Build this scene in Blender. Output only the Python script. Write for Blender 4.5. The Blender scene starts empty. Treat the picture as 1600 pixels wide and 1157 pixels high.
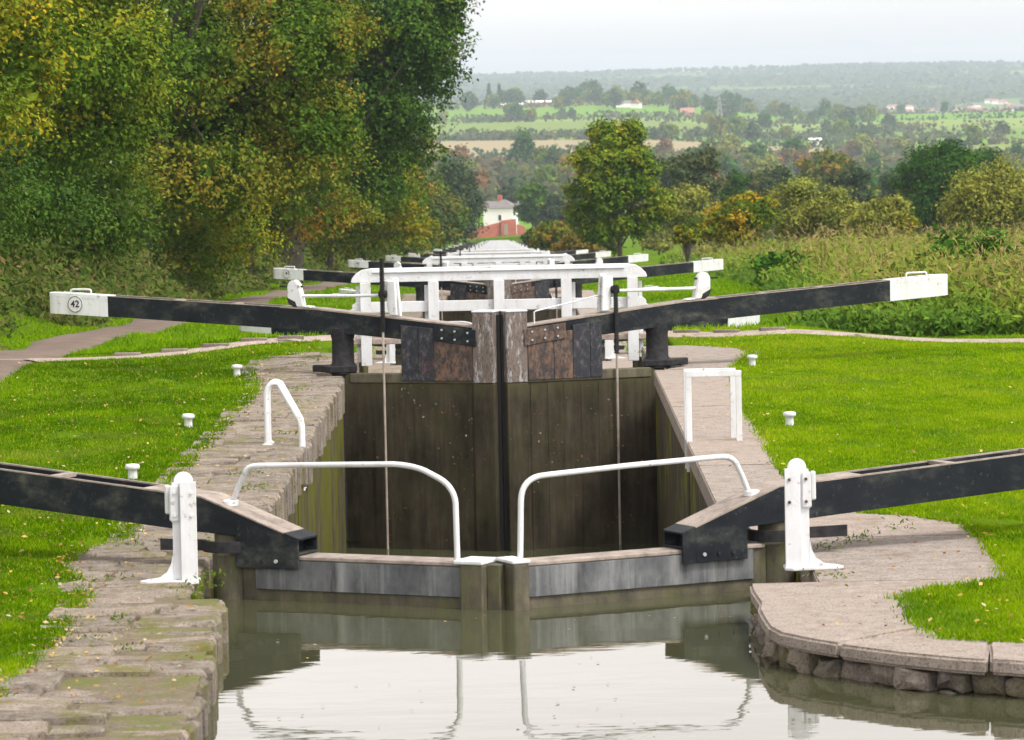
import bpy, bmesh, math, random
import numpy as np
from mathutils import Vector, Matrix

# ------------------------------------------------------------------ camera, sky, sun, exposure
scene = bpy.context.scene
col = scene.collection
rad = math.radians
SUN_EL, SUN_AZ = 55.0, 128.0          # degrees; azimuth clockwise from +Y (view direction): behind, to the right

FPX = 6093.0
cd = bpy.data.cameras.new('camera')
cam = bpy.data.objects.new('camera', cd)
col.objects.link(cam)
scene.camera = cam
cd.sensor_fit = 'HORIZONTAL'
cd.sensor_width = 36.0
cd.lens = FPX / 1600.0 * 36.0
cd.clip_start = 0.5
cd.clip_end = 40000.0
_p, _ro, _yaw = rad(3.815), rad(1.15), 18.0 / FPX
fw = Vector((math.sin(_yaw) * math.cos(_p), math.cos(_yaw) * math.cos(_p), -math.sin(_p)))
r0 = Vector((math.cos(_yaw), -math.sin(_yaw), 0))
u0 = r0.cross(fw)
rr = r0 * math.cos(_ro) - u0 * math.sin(_ro)
uu = u0 * math.cos(_ro) + r0 * math.sin(_ro)
M = Matrix.Identity(4)
for i in range(3):
    M[i][0], M[i][1], M[i][2] = rr[i], uu[i], -fw[i]
M[0][3], M[1][3], M[2][3] = 0.0, 0.0, 3.8
cam.matrix_world = M
cd.dof.use_dof = True
cd.dof.focus_distance = 46.0
cd.dof.aperture_fstop = 7.0

world = bpy.data.worlds.new('World')
scene.world = world
world.use_nodes = True
wn, wl = world.node_tree.nodes, world.node_tree.links
wn.clear()
w_out = wn.new('ShaderNodeOutputWorld')
w_bg = wn.new('ShaderNodeBackground')
w_sky = wn.new('ShaderNodeTexSky')
w_sky.sky_type = 'NISHITA'
w_sky.sun_disc = False
w_sky.sun_elevation = rad(SUN_EL)
w_sky.sun_rotation = rad(SUN_AZ)
w_sky.air_density = 1.0
w_sky.dust_density = 2.0
w_sky.ozone_density = 1.0
# an overcast sheet: the clear sky's light greyed by even cloud, with faint streaks
w_hsv = wn.new('ShaderNodeHueSaturation')
w_hsv.inputs['Saturation'].default_value = 0.0
w_hsv.inputs['Value'].default_value = 1.0
w_tc = wn.new('ShaderNodeTexCoord')
w_map = wn.new('ShaderNodeMapping')
w_map.inputs['Scale'].default_value = (1.6, 1.6, 26.0)
w_noise = wn.new('ShaderNodeTexNoise')
w_noise.inputs['Scale'].default_value = 2.2
w_noise.inputs['Detail'].default_value = 5.0
w_ramp = wn.new('ShaderNodeValToRGB')
w_ramp.color_ramp.elements[0].position = 0.30
w_ramp.color_ramp.elements[0].color = (0.97, 0.92, 0.91, 1)
w_ramp.color_ramp.elements[1].position = 0.70
w_ramp.color_ramp.elements[1].color = (1.12, 1.05, 1.02, 1)
w_mul = wn.new('ShaderNodeMix')
w_mul.data_type = 'RGBA'
w_mul.blend_type = 'MULTIPLY'
w_mul.inputs[0].default_value = 1.0
wl.new(w_tc.outputs['Generated'], w_map.inputs[0])
wl.new(w_map.outputs[0], w_noise.inputs['Vector'])
wl.new(w_noise.outputs['Fac'], w_ramp.inputs[0])
wl.new(w_sky.outputs[0], w_hsv.inputs['Color'])
wl.new(w_hsv.outputs[0], w_mul.inputs[6])
wl.new(w_ramp.outputs[0], w_mul.inputs[7])
wl.new(w_mul.outputs[2], w_bg.inputs['Color'])
w_bg.inputs['Strength'].default_value = 0.15
wl.new(w_bg.outputs[0], w_out.inputs['Surface'])

sd = bpy.data.lights.new('sun', 'SUN')
sun = bpy.data.objects.new('sun', sd)
col.objects.link(sun)
sd.energy = 1.25
sd.angle = rad(12)
sd.color = (1.0, 0.95, 0.87)
_sv = Vector((math.sin(rad(SUN_AZ)) * math.cos(rad(SUN_EL)), math.cos(rad(SUN_AZ)) * math.cos(rad(SUN_EL)), math.sin(rad(SUN_EL))))
sun.rotation_euler = _sv.to_track_quat('Z', 'Y').to_euler()

scene.view_settings.view_transform = 'Standard'
scene.view_settings.look = 'None'
scene.view_settings.exposure = 1.27
scene.view_settings.gamma = 1.0
scene.view_settings.use_curve_mapping = False
scene.render.engine = 'CYCLES'
scene.cycles.use_denoising = True
scene.cycles.max_bounces = 6
scene.cycles.diffuse_bounces = 3
scene.cycles.glossy_bounces = 3
scene.cycles.transmission_bounces = 3
scene.cycles.volume_bounces = 3
scene.cycles.transparent_max_bounces = 4

# ------------------------------------------------------------------ helpers
random.seed(7)
RNG = np.random.default_rng(11)


def tag(o, label=None, cat=None, group=None, kind=None):
    if label: o['label'] = label
    if cat: o['category'] = cat
    if group: o['group'] = group
    if kind: o['kind'] = kind
    return o


def empty(name, loc=(0, 0, 0)):
    o = bpy.data.objects.new(name, None)
    o.empty_display_size = 0.2
    o.location = loc
    col.objects.link(o)
    return o


def obj(name, me, parent=None, loc=(0, 0, 0)):
    o = bpy.data.objects.new(name, me)
    col.objects.link(o)
    o.location = loc
    if parent: o.parent = parent
    return o


def copy_tree(o, parent=None, keep=None, depth=0):
    c = o.copy()
    col.objects.link(c)
    c.parent = parent
    for ch in KIDS.get(o.name, []):
        if keep is None or ch.name.split('.')[0] in keep:
            copy_tree(ch, c, keep, depth + 1)
    return c


KIDS = {}


def index_kids():
    KIDS.clear()
    for o in bpy.data.objects:
        if o.parent: KIDS.setdefault(o.parent.name, []).append(o)


class MB:
    """Collects closed shapes and links them as one mesh object."""
    def __init__(s):
        s.v, s.f = [], []

    def add(s, vs, fs):
        b = len(s.v)
        s.v += [tuple(map(float, v)) for v in vs]
        s.f += [tuple(b + i for i in f) for f in fs]
        return s

    def box(s, x0, x1, y0, y1, z0, z1):
        return s.add([(x0, y0, z0), (x1, y0, z0), (x1, y1, z0), (x0, y1, z0), (x0, y0, z1), (x1, y0, z1), (x1, y1, z1), (x0, y1, z1)],
                     [(0, 3, 2, 1), (4, 5, 6, 7), (0, 1, 5, 4), (1, 2, 6, 5), (2, 3, 7, 6), (3, 0, 4, 7)])

    def prism(s, poly, a, b, plane='xz'):
        """poly in a plane, extruded along the third axis from a to b"""
        n = len(poly)
        put = {'xz': lambda u, v, w: (u, w, v), 'xy': lambda u, v, w: (u, v, w), 'yz': lambda u, v, w: (w, u, v)}[plane]
        vs = [put(u, v, a) for u, v in poly] + [put(u, v, b) for u, v in poly]
        fs = [tuple(range(n))[::-1], tuple(range(n, 2 * n))] + [(i, (i + 1) % n, n + (i + 1) % n, n + i) for i in range(n)]
        return s.add(vs, fs)

    def slab(s, plan, ztop, zbot):
        n = len(plan)
        vs = [(x, y, zbot(x, y)) for x, y in plan] + [(x, y, ztop(x, y)) for x, y in plan]
        fs = [tuple(range(n))[::-1], tuple(range(n, 2 * n))] + [(i, (i + 1) % n, n + (i + 1) % n, n + i) for i in range(n)]
        return s.add(vs, fs)

    def tube(s, pts, r, seg=10, closed_ends=True):
        pts = [Vector(p) for p in pts]
        rs = r if isinstance(r, (list, tuple)) else [r] * len(pts)
        n = len(pts)
        vs, fs = [], []
        ref = None
        for i, p in enumerate(pts):
            d = (pts[min(i + 1, n - 1)] - pts[max(i - 1, 0)]).normalized()
            if ref is None:
                ref = d.orthogonal().normalized()
            e1 = (ref - d * ref.dot(d))
            e1 = e1.normalized() if e1.length > 1e-5 else d.orthogonal().normalized()
            ref = e1
            e2 = d.cross(e1)
            for k in range(seg):
                a = 2 * math.pi * k / seg
                vs.append(p + (e1 * math.cos(a) + e2 * math.sin(a)) * rs[i])
        for i in range(n - 1):
            for k in range(seg):
                k2 = (k + 1) % seg
                fs.append((i * seg + k, i * seg + k2, (i + 1) * seg + k2, (i + 1) * seg + k))
        if closed_ends:
            fs.append(tuple(range(seg))[::-1])
            fs.append(tuple((n - 1) * seg + k for k in range(seg)))
        return s.add(vs, fs)

    def lathe(s, cx, cy, prof, seg=16):
        vs, fs = [], []
        for r, z in prof:
            for k in range(seg):
                a = 2 * math.pi * k / seg
                vs.append((cx + r * math.cos(a), cy + r * math.sin(a), z))
        for i in range(len(prof) - 1):
            for k in range(seg):
                k2 = (k + 1) % seg
                fs.append((i * seg + k, i * seg + k2, (i + 1) * seg + k2, (i + 1) * seg + k))
        fs.append(tuple(range(seg))[::-1])
        fs.append(tuple((len(prof) - 1) * seg + k for k in range(seg)))
        return s.add(vs, fs)

    def build(s, name, m, parent=None, T=None, bevel=0.0, smooth=False, loc=(0, 0, 0), seg=1):
        bm = bmesh.new()
        vv = [bm.verts.new(T(*v) if T else v) for v in s.v]
        for f in s.f:
            try: bm.faces.new([vv[i] for i in f])
            except ValueError: pass
        bmesh.ops.recalc_face_normals(bm, faces=bm.faces)
        if bevel > 0:
            es = [e for e in bm.edges if len(e.link_faces) == 2 and e.calc_face_angle(0) > 0.5]
            bmesh.ops.bevel(bm, geom=es, offset=bevel, segments=seg, affect='EDGES', clamp_overlap=True)
        me = bpy.data.meshes.new(name)
        bm.to_mesh(me)
        bm.free()
        if smooth:
            me.polygons.foreach_set('use_smooth', [True] * len(me.polygons))
            me.set_sharp_from_angle(angle=rad(40))
        me.materials.append(m)
        return obj(name, me, parent, loc)


def np_mesh(name, verts, faces, m, cols=None, smooth=False):
    verts = np.asarray(verts, dtype=np.float32)
    faces = np.asarray(faces, dtype=np.int32)
    me = bpy.data.meshes.new(name)
    k = faces.shape[1]
    me.vertices.add(len(verts))
    me.vertices.foreach_set('co', verts.ravel())
    me.loops.add(faces.size)
    me.loops.foreach_set('vertex_index', faces.ravel())
    me.polygons.add(len(faces))
    me.polygons.foreach_set('loop_start', np.arange(len(faces), dtype=np.int32) * k)
    me.polygons.foreach_set('loop_total', np.full(len(faces), k, dtype=np.int32))
    if smooth:
        me.polygons.foreach_set('use_smooth', np.ones(len(faces), dtype=bool))
    me.update(calc_edges=True)
    if cols is not None:
        a = me.color_attributes.new('tint', 'FLOAT_COLOR', 'POINT')
        c4 = np.ones((len(verts), 4), dtype=np.float32)
        c4[:, :3] = cols
        a.data.foreach_set('color', c4.ravel())
    me.materials.append(m)
    return me


class Noise3:
    def __init__(s, seed, scale, n=9):
        g = np.random.default_rng(seed)
        d = g.normal(size=(n, 3))
        d /= np.linalg.norm(d, axis=1, keepdims=True)
        s.k = d * (2 * math.pi / scale) * g.uniform(0.6, 1.9, size=(n, 1))
        s.ph = g.uniform(0, 6.28, n)
        s.n = n

    def __call__(s, P):
        return np.sin(np.asarray(P) @ s.k.T + s.ph).sum(axis=-1) / math.sqrt(s.n) * 0.75


def sstep(a, b, x):
    t = np.clip((np.asarray(x, dtype=float) - a) / (b - a), 0, 1)
    return t * t * (3 - 2 * t)

# ------------------------------------------------------------------ materials


class Mat:
    def __init__(s, name):
        s.m = bpy.data.materials.new(name)
        s.m.use_nodes = True
        s.t = s.m.node_tree
        s.n, s.l = s.t.nodes, s.t.links
        s.b = s.n['Principled BSDF']
        s.tc = s.n.new('ShaderNodeTexCoord')

    def coords(s, scale=(1, 1, 1), space='Object'):
        mp = s.n.new('ShaderNodeMapping')
        mp.inputs['Scale'].default_value = scale
        s.l.new(s.tc.outputs[space], mp.inputs[0])
        return mp.outputs[0]

    def noise(s, sc, scale=(1, 1, 1), detail=4, rough=0.6, space='Object', dist=0.0):
        n = s.n.new('ShaderNodeTexNoise')
        n.inputs['Scale'].default_value = sc
        n.inputs['Detail'].default_value = detail
        n.inputs['Roughness'].default_value = rough
        n.inputs['Distortion'].default_value = dist
        s.l.new(s.coords(scale, space), n.inputs['Vector'])
        return n.outputs['Fac']

    def ramp(s, fac, stops):
        r = s.n.new('ShaderNodeValToRGB')
        e = r.color_ramp.elements
        while len(e) < len(stops): e.new(0.5)
        for k, (p, c) in enumerate(stops):
            e[k].position = p
            e[k].color = (c, c, c, 1) if isinstance(c, (int, float)) else (*c, 1)
        s.l.new(fac, r.inputs[0])
        return r.outputs[0]

    def mix(s, fac, a, b, mode='MIX'):
        x = s.n.new('ShaderNodeMix')
        x.data_type = 'RGBA'
        x.blend_type = mode
        for sock, val in ((x.inputs[0], fac), (x.inputs[6], a), (x.inputs[7], b)):
            if isinstance(val, (int, float)): sock.default_value = val
            elif isinstance(val, tuple): sock.default_value = (*val, 1)
            else: s.l.new(val, sock)
        return x.outputs[2]

    def math(s, op, a, b=0.0):
        x = s.n.new('ShaderNodeMath')
        x.operation = op
        for sock, val in ((x.inputs[0], a), (x.inputs[1], b)):
            if isinstance(val, (int, float)): sock.default_value = val
            else: s.l.new(val, sock)
        return x.outputs[0]

    def sepz(s, axis='Z', space='Object'):
        x = s.n.new('ShaderNodeSeparateXYZ')
        s.l.new(s.tc.outputs[space], x.inputs[0])
        return x.outputs[axis]

    def geoz(s, axis='Z'):
        g = s.n.new('ShaderNodeNewGeometry')
        x = s.n.new('ShaderNodeSeparateXYZ')
        s.l.new(g.outputs['Position'], x.inputs[0])
        return x.outputs[axis]

    def normz(s):
        g = s.n.new('ShaderNodeNewGeometry')
        x = s.n.new('ShaderNodeSeparateXYZ')
        s.l.new(g.outputs['Normal'], x.inputs[0])
        return x.outputs['Z']

    def rand(s):
        return s.n.new('ShaderNodeObjectInfo').outputs['Random']

    def attr(s, name='tint'):
        a = s.n.new('ShaderNodeAttribute')
        a.attribute_name = name
        return a.outputs['Color']

    def out(s, color, rough=0.6, bump=None, bstr=0.3, bdist=0.02, spec=0.5):
        if isinstance(color, tuple): s.b.inputs['Base Color'].default_value = (*color, 1)
        else: s.l.new(color, s.b.inputs['Base Color'])
        if isinstance(rough, (int, float)): s.b.inputs['Roughness'].default_value = rough
        else: s.l.new(rough, s.b.inputs['Roughness'])
        s.b.inputs['Specular IOR Level'].default_value = spec
        if bump is not None:
            bp = s.n.new('ShaderNodeBump')
            bp.inputs['Strength'].default_value = bstr
            bp.inputs['Distance'].default_value = bdist
            s.l.new(bump, bp.inputs['Height'])
            s.l.new(bp.outputs[0], s.b.inputs['Normal'])
        return s.m


def m_white(name, rust=0.3, grime=0.25):
    m = Mat(name)
    g = m.noise(3.0, (1, 1, 0.5), 6, 0.7)
    c = m.mix(m.ramp(g, [(0.40, 0.0), (0.75, grime)]), (0.62, 0.64, 0.67), (0.36, 0.35, 0.30))
    alg = m.noise(1.7, (1, 1, 1.4), 7, 0.75)
    c = m.mix(m.ramp(alg, [(0.56, 0.0), (0.74, grime)]), c, (0.26, 0.27, 0.15))
    r = m.noise(9.0, (1, 1, 1), 6, 0.75)
    c = m.mix(m.ramp(r, [(0.60, 0.0), (0.66, rust)]), c, (0.17, 0.09, 0.045))
    ch = m.noise(4.2, (1, 1, 0.7), 9, 0.8)
    c = m.mix(m.ramp(ch, [(0.70 - 0.12 * grime, 0.0), (0.715 - 0.12 * grime, min(1.0, rust * 1.3))]), c, m.ramp(r, [(0.4, (0.10, 0.085, 0.07)), (0.6, (0.24, 0.14, 0.08))]))
    dr = m.noise(7.0, (1.6, 1.6, 0.10), 4, 0.6)
    c = m.mix(m.ramp(dr, [(0.56, 0.0), (0.72, grime * 0.6)]), c, (0.33, 0.29, 0.22))
    return m.out(c, 0.55, ch, 0.2, 0.008, 0.3)


W_PAINT = m_white('white_paint', 0.55, 0.45)
W_RAIL = m_white('grubby_white_paint', 0.7, 0.65)
W_WORN = m_white('worn_white_paint', 0.8, 0.55)


def m_black():
    m = Mat('black_paint')
    a = m.noise(2.2, (1, 1, 1.6), 6, 0.7)
    c = m.ramp(a, [(0.30, (0.007, 0.009, 0.013)), (0.50, (0.012, 0.015, 0.019)), (0.60, (0.032, 0.036, 0.034)), (0.72, (0.085, 0.085, 0.066))])
    b = m.noise(28, (1, 1, 0.6), 4, 0.7)
    c = m.mix(m.ramp(b, [(0.62, 0.0), (0.72, 0.5)]), c, (0.12, 0.12, 0.11))
    return m.out(c, m.ramp(a, [(0.3, 0.4), (0.7, 0.7)]), b, 0.1, 0.01, 0.13)


BLACK = m_black()


def m_dusty():
    m = Mat('dusty_worn_metal')
    a = m.noise(6, (1, 1, 1), 6, 0.75)
    c = m.ramp(a, [(0.25, (0.09, 0.078, 0.065)), (0.5, (0.25, 0.21, 0.18)), (0.75, (0.38, 0.335, 0.29))])
    return m.out(c, 0.8, a, 0.3, 0.01)


DUSTY = m_dusty()


def m_iron():
    m = Mat('black_cast_iron')
    a = m.noise(14, (1, 1, 1), 5, 0.7)
    c = m.ramp(a, [(0.3, (0.012, 0.012, 0.014)), (0.6, (0.03, 0.03, 0.032)), (0.8, (0.075, 0.05, 0.035))])
    return m.out(c, 0.7, a, 0.2, 0.01, 0.12)


IRON = m_iron()


def m_wet():
    m = Mat('wet_gate_timber')
    st = m.noise(2.2, (1.5, 1.5, 0.22), 8, 0.72)
    c = m.ramp(st, [(0.28, (0.011, 0.010, 0.006)), (0.5, (0.032, 0.027, 0.017)), (0.72, (0.066, 0.056, 0.037))])
    lg = m.noise(0.9, (1, 1, 0.6), 5, 0.7)
    c = m.mix(m.ramp(lg, [(0.42, 0.0), (0.68, 0.75)]), c, (0.105, 0.086, 0.060))
    gr = m.noise(9, (2.2, 2.2, 0.12), 4, 0.6)
    c = m.mix(m.ramp(gr, [(0.3, 0.45), (0.6, 0.0)]), c, (0.012, 0.011, 0.007))
    ms = m.noise(1.6, (1, 1, 0.7), 6, 0.75)
    c = m.mix(m.ramp(ms, [(0.5, 0.0), (0.72, 0.75)]), c, (0.040, 0.046, 0.014))
    z = m.geoz()
    # algae grows in the splash band under the top rail
    band = m.math('MULTIPLY', m.ramp(m.math('ADD', m.math('MULTIPLY', z, 0.5), 0.6), [(0.40, 0.0), (0.58, 1.0), (0.6, 1.0), (0.64, 0.0)]), m.noise(5, (1, 1, 0.5), 5, 0.7))
    c = m.mix(m.math('MULTIPLY', band, 0.9), c, (0.070, 0.072, 0.024))
    sp = m.noise(26, (1, 1, 1), 3, 0.6)
    c = m.mix(m.ramp(sp, [(0.72, 0.0), (0.76, 0.9)]), c, (0.22, 0.21, 0.17))
    return m.out(c, m.ramp(st, [(0.3, 0.5), (0.7, 0.8)]), st, 0.4, 0.03, 0.12)


WET = m_wet()


def m_peel():
    m = Mat('peeling_white_paint')
    a = m.noise(7, (1.6, 1.6, 0.35), 7, 0.75)
    b = m.noise(22, (1.5, 1.5, 0.4), 4, 0.7)
    wood = m.ramp(b, [(0.3, (0.05, 0.04, 0.033)), (0.7, (0.22, 0.17, 0.14))])
    c = m.mix(m.ramp(a, [(0.53, 0.0), (0.58, 1.0)]), wood, (0.29, 0.28, 0.28))
    c = m.mix(m.ramp(b, [(0.54, 0.0), (0.62, 1.0)]), c, (0.03, 0.032, 0.036))
    return m.out(c, 0.75, a, 0.5, 0.01)


PEEL = m_peel()


def m_rustboard():
    m = Mat('rusty_board')
    a = m.noise(3.4, (1, 1, 1.1), 7, 0.75)
    c = m.ramp(a, [(0.30, (0.022, 0.016, 0.014)), (0.44, (0.075, 0.040, 0.024)), (0.53, (0.125, 0.085, 0.064)), (0.60, (0.145, 0.065, 0.026)), (0.68, (0.075, 0.066, 0.064))])
    b = m.noise(14, (1.2, 1.2, 0.5), 5, 0.75)
    c = m.mix(m.ramp(b, [(0.44, 0.0), (0.58, 0.9)]), c, (0.016, 0.016, 0.019))
    return m.out(c, 0.75, b, 0.35, 0.01)


RUSTB = m_rustboard()


def m_darkboard():
    m = Mat('flaking_dark_board')
    a = m.noise(11, (1.2, 1.2, 0.7), 8, 0.8)
    c = m.ramp(a, [(0.47, (0.008, 0.010, 0.016)), (0.55, (0.024, 0.027, 0.036)), (0.62, (0.085, 0.072, 0.066)), (0.72, (0.15, 0.125, 0.11))])
    b = m.noise(2.1, (1, 1, 1), 5, 0.7)
    c = m.mix(m.ramp(b, [(0.58, 0.0), (0.7, 0.55)]), c, (0.20, 0.045, 0.042))
    return m.out(c, 0.7, a, 0.4, 0.01)


DARKB = m_darkboard()


def m_sheet():
    m = Mat('weathered_grey_sheet')
    a = m.noise(2.4, (1.2, 1.2, 0.8), 7, 0.7)
    c = m.ramp(a, [(0.3, (0.045, 0.050, 0.054)), (0.5, (0.10, 0.107, 0.112)), (0.72, (0.175, 0.183, 0.187))])
    b = m.noise(4.5, (1.4, 1.4, 0.25), 5, 0.7)
    c = m.mix(m.ramp(b, [(0.54, 0.0), (0.68, 0.85)]), c, (0.035, 0.033, 0.033))
    d = m.noise(2.0, (3.0, 3.0, 0.2), 5, 0.7)
    c = m.mix(m.ramp(d, [(0.5, 0.0), (0.7, 0.5)]), c, (0.34, 0.35, 0.34))
    return m.out(c, 0.6, a, 0.2, 0.01, 0.3)


SHEET = m_sheet()


def m_mossywood():
    m = Mat('mossy_timber')
    a = m.noise(5, (1.5, 1.5, 0.6), 6, 0.75)
    c = m.ramp(a, [(0.3, (0.03, 0.027, 0.02)), (0.55, (0.085, 0.075, 0.045)), (0.75, (0.14, 0.12, 0.09))])
    b = m.noise(3, (1, 1, 1), 5, 0.7)
    c = m.mix(m.ramp(b, [(0.5, 0.0), (0.68, 0.8)]), c, (0.07, 0.085, 0.014))
    return m.out(c, 0.7, a, 0.5, 0.02)


MOSSW = m_mossywood()


def m_stone(name, c0, c1, c2, moss, space='Object', mscale=1.1, mossc=(0.115, 0.115, 0.020), bs=0.5):
    m = Mat(name)
    a = m.noise(5.5, (1, 1, 1), 9, 0.75, space)
    fine = m.noise(48, (1, 1, 1), 4, 0.75, space)
    c = m.ramp(a, [(0.28, c0), (0.5, c1), (0.72, c2)])
    rn = m.rand()
    c = m.mix(m.ramp(rn, [(0.0, 0.0), (1.0, 0.25)]), c, m.mix(m.math('GREATER_THAN', rn, 0.5), (0.20, 0.165, 0.145), (0.40, 0.32, 0.26)))
    c = m.mix(m.ramp(fine, [(0.36, 0.75), (0.5, 0.0)]), c, (0.055, 0.045, 0.036))
    g = m.n.new('ShaderNodeNewGeometry')
    ns = m.n.new('ShaderNodeTexNoise')
    ns.inputs['Scale'].default_value = mscale
    ns.inputs['Detail'].default_value = 9
    ns.inputs['Roughness'].default_value = 0.72
    m.l.new(g.outputs['Position'], ns.inputs['Vector'])
    c = m.mix(m.ramp(ns.outputs['Fac'], [(0.60 - moss * 0.2, 0.0), (0.74 - moss * 0.2, 0.8)]), c, mossc)
    return m.out(c, 0.95, m.mix(0.4, a, fine), bs, 0.04, 0.08)


STONE = m_stone('coping_stone', (0.080, 0.070, 0.056), (0.198, 0.172, 0.143), (0.32, 0.288, 0.25), 0.42, mscale=1.7)
RUBBLE = m_stone('rubble_stone', (0.06, 0.054, 0.048), (0.17, 0.15, 0.128), (0.32, 0.29, 0.26), 0.5, bs=0.8)
CONC = m_stone('worn_concrete', (0.17, 0.148, 0.13), (0.295, 0.258, 0.228), (0.385, 0.345, 0.31), 0.20, mscale=1.0, mossc=(0.17, 0.13, 0.085), bs=0.5)
EARTH = m_stone('mossy_joint_earth', (0.07, 0.058, 0.04), (0.13, 0.11, 0.07), (0.18, 0.15, 0.10), 0.6, mscale=2.0, mossc=(0.10, 0.13, 0.02))
PALES = m_stone('pale_path_stone', (0.22, 0.18, 0.15), (0.34, 0.28, 0.24), (0.44, 0.38, 0.33), 0.1)


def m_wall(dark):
    m = Mat('mossy_lock_masonry' if not dark else 'darker_lock_masonry')
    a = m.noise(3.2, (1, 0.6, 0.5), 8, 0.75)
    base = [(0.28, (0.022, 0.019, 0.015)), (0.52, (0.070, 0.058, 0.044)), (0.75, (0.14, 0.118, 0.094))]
    if dark: base = [(0.28, (0.025, 0.021, 0.014)), (0.52, (0.065, 0.054, 0.038)), (0.75, (0.12, 0.10, 0.075))]  # right wall: slightly darker base ramp; its moss is yellower and sparser
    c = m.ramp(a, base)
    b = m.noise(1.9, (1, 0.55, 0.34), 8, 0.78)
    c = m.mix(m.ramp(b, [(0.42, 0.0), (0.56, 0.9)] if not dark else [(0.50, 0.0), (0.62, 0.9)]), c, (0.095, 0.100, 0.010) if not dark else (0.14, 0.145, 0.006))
    # courses of masonry: shallow joints
    br = m.n.new('ShaderNodeTexBrick')
    br.inputs['Scale'].default_value = 1.0
    br.inputs['Brick Width'].default_value = 0.7
    br.inputs['Row Height'].default_value = 0.3
    br.inputs['Mortar Size'].default_value = 0.012
    mp = m.n.new('ShaderNodeMapping')
    mp.inputs['Rotation'].default_value = (rad(90), 0, rad(90))
    m.l.new(m.tc.outputs['Object'], mp.inputs[0])
    m.l.new(mp.outputs[0], br.inputs['Vector'])
    return m.out(c, 0.95, m.mix(0.5, a, br.outputs['Fac']), 0.5, 0.02, 0.05)


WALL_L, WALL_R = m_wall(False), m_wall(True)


def m_ground():
    m = Mat('lawn')
    a = m.noise(0.35, (1, 1, 1), 5, 0.65)
    b = m.noise(9, (1, 1, 1), 6, 0.75)
    c = m.ramp(a, [(0.3, (0.060, 0.130, 0.002)), (0.55, (0.095, 0.185, 0.003)), (0.75, (0.14, 0.215, 0.008))])
    c = m.mix(m.ramp(b, [(0.35, 0.6), (0.6, 0.0)]), c, (0.060, 0.065, 0.018))
    e = m.noise(1.4, (1, 1, 1), 6, 0.75)
    c = m.mix(m.ramp(e, [(0.58, 0.0), (0.72, 0.7)]), c, (0.11, 0.085, 0.045))
    return m.out(c, 0.95, b, 0.8, 0.05, 0.0)


LAWN = m_ground()


def m_path():
    m = Mat('gravel_path')
    a = m.noise(1.2, (1, 1, 1), 6, 0.7)
    f = m.noise(60, (1, 1, 1), 3, 0.7)
    c = m.ramp(a, [(0.3, (0.115, 0.088, 0.068)), (0.55, (0.175, 0.137, 0.112)), (0.75, (0.225, 0.18, 0.15))])
    c = m.mix(m.ramp(f, [(0.4, 0.6), (0.55, 0.0)]), c, (0.085, 0.06, 0.05))
    return m.out(c, 0.95, f, 0.6, 0.02, 0.2)


PATH = m_path()


def m_water():
    m = Mat('canal_water')
    a = m.noise(0.9, (1.0, 2.2, 1), 3, 0.5, 'Object')
    b = m.noise(4.0, (1.0, 2.0, 1), 2, 0.5, 'Object')
    h = m.math('ADD', a, m.math('MULTIPLY', b, 0.12))
    m.b.inputs['IOR'].default_value = 1.5
    return m.out((0.055, 0.058, 0.030), 0.015, h, 0.05, 0.06)


WATER = m_water()


def m_tint(name, trans=0.3, rough=0.6, spec=0.25):
    m = Mat(name)
    c = m.attr()
    m.out(c, rough, None, spec=spec)
    if trans > 0:
        t = m.n.new('ShaderNodeBsdfTranslucent')
        m.l.new(c, t.inputs['Color'])
        x = m.n.new('ShaderNodeMixShader')
        x.inputs[0].default_value = trans
        m.l.new(m.b.outputs[0], x.inputs[1])
        m.l.new(t.outputs[0], x.inputs[2])
        o = [n for n in m.n if n.type == 'OUTPUT_MATERIAL'][0]
        m.l.new(x.outputs[0], o.inputs['Surface'])
    return m.m


LEAF = m_tint('leaves', 0.16, 0.7, 0.08)
BLADE = m_tint('grass_blades', 0.35, 0.9, 0.0)
LITTER = m_tint('leaf_litter', 0.1, 0.7)
FIELDS = m_tint('fields', 0.0, 0.95, 0.0)


def m_bark():
    m = Mat('bark')
    a = m.noise(6, (1, 1, 0.3), 6, 0.7)
    return m.out(m.ramp(a, [(0.3, (0.035, 0.028, 0.02)), (0.7, (0.13, 0.11, 0.085))]), 0.9, a, 0.6, 0.03)


BARK = m_bark()


def m_plain(name, c, rough=0.7, var=0.25, sc=2.0):
    m = Mat(name)
    a = m.noise(sc, (1, 1, 1), 6, 0.7)
    d = tuple(x * (1 - var) for x in c)
    e = tuple(min(1, x * (1 + var)) for x in c)
    return m.out(m.ramp(a, [(0.3, d), (0.7, e)]), rough, a, 0.2, 0.02)


BRICK = m_plain('red_brick', (0.36, 0.115, 0.075), 0.9, 0.25, 0.8)
ROOFSL = m_plain('slate_roof', (0.16, 0.145, 0.14), 0.8, 0.2, 0.8)
ROOFTILE = m_plain('red_tile_roof', (0.33, 0.16, 0.12), 0.8, 0.2, 0.8)
RENDER = m_plain('white_render', (0.78, 0.77, 0.74), 0.9, 0.05, 0.5)
GLASS = m_plain('dark_window_glass', (0.03, 0.035, 0.04), 0.15, 0.2, 1)
STEEL = m_plain('galvanised_steel', (0.35, 0.36, 0.37), 0.5, 0.2, 1)
INK = m_plain('black_lettering', (0.015, 0.015, 0.015), 0.6, 0.1)
RODM = m_plain('weathered_rod', (0.30, 0.26, 0.215), 0.6, 0.35, 5)
DARKGAP = m_plain('dark_gap_rubber', (0.008, 0.008, 0.008), 0.7, 0.3, 5)  # near-black rubber strip, with the darkness of the post gap in its colour

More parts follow.
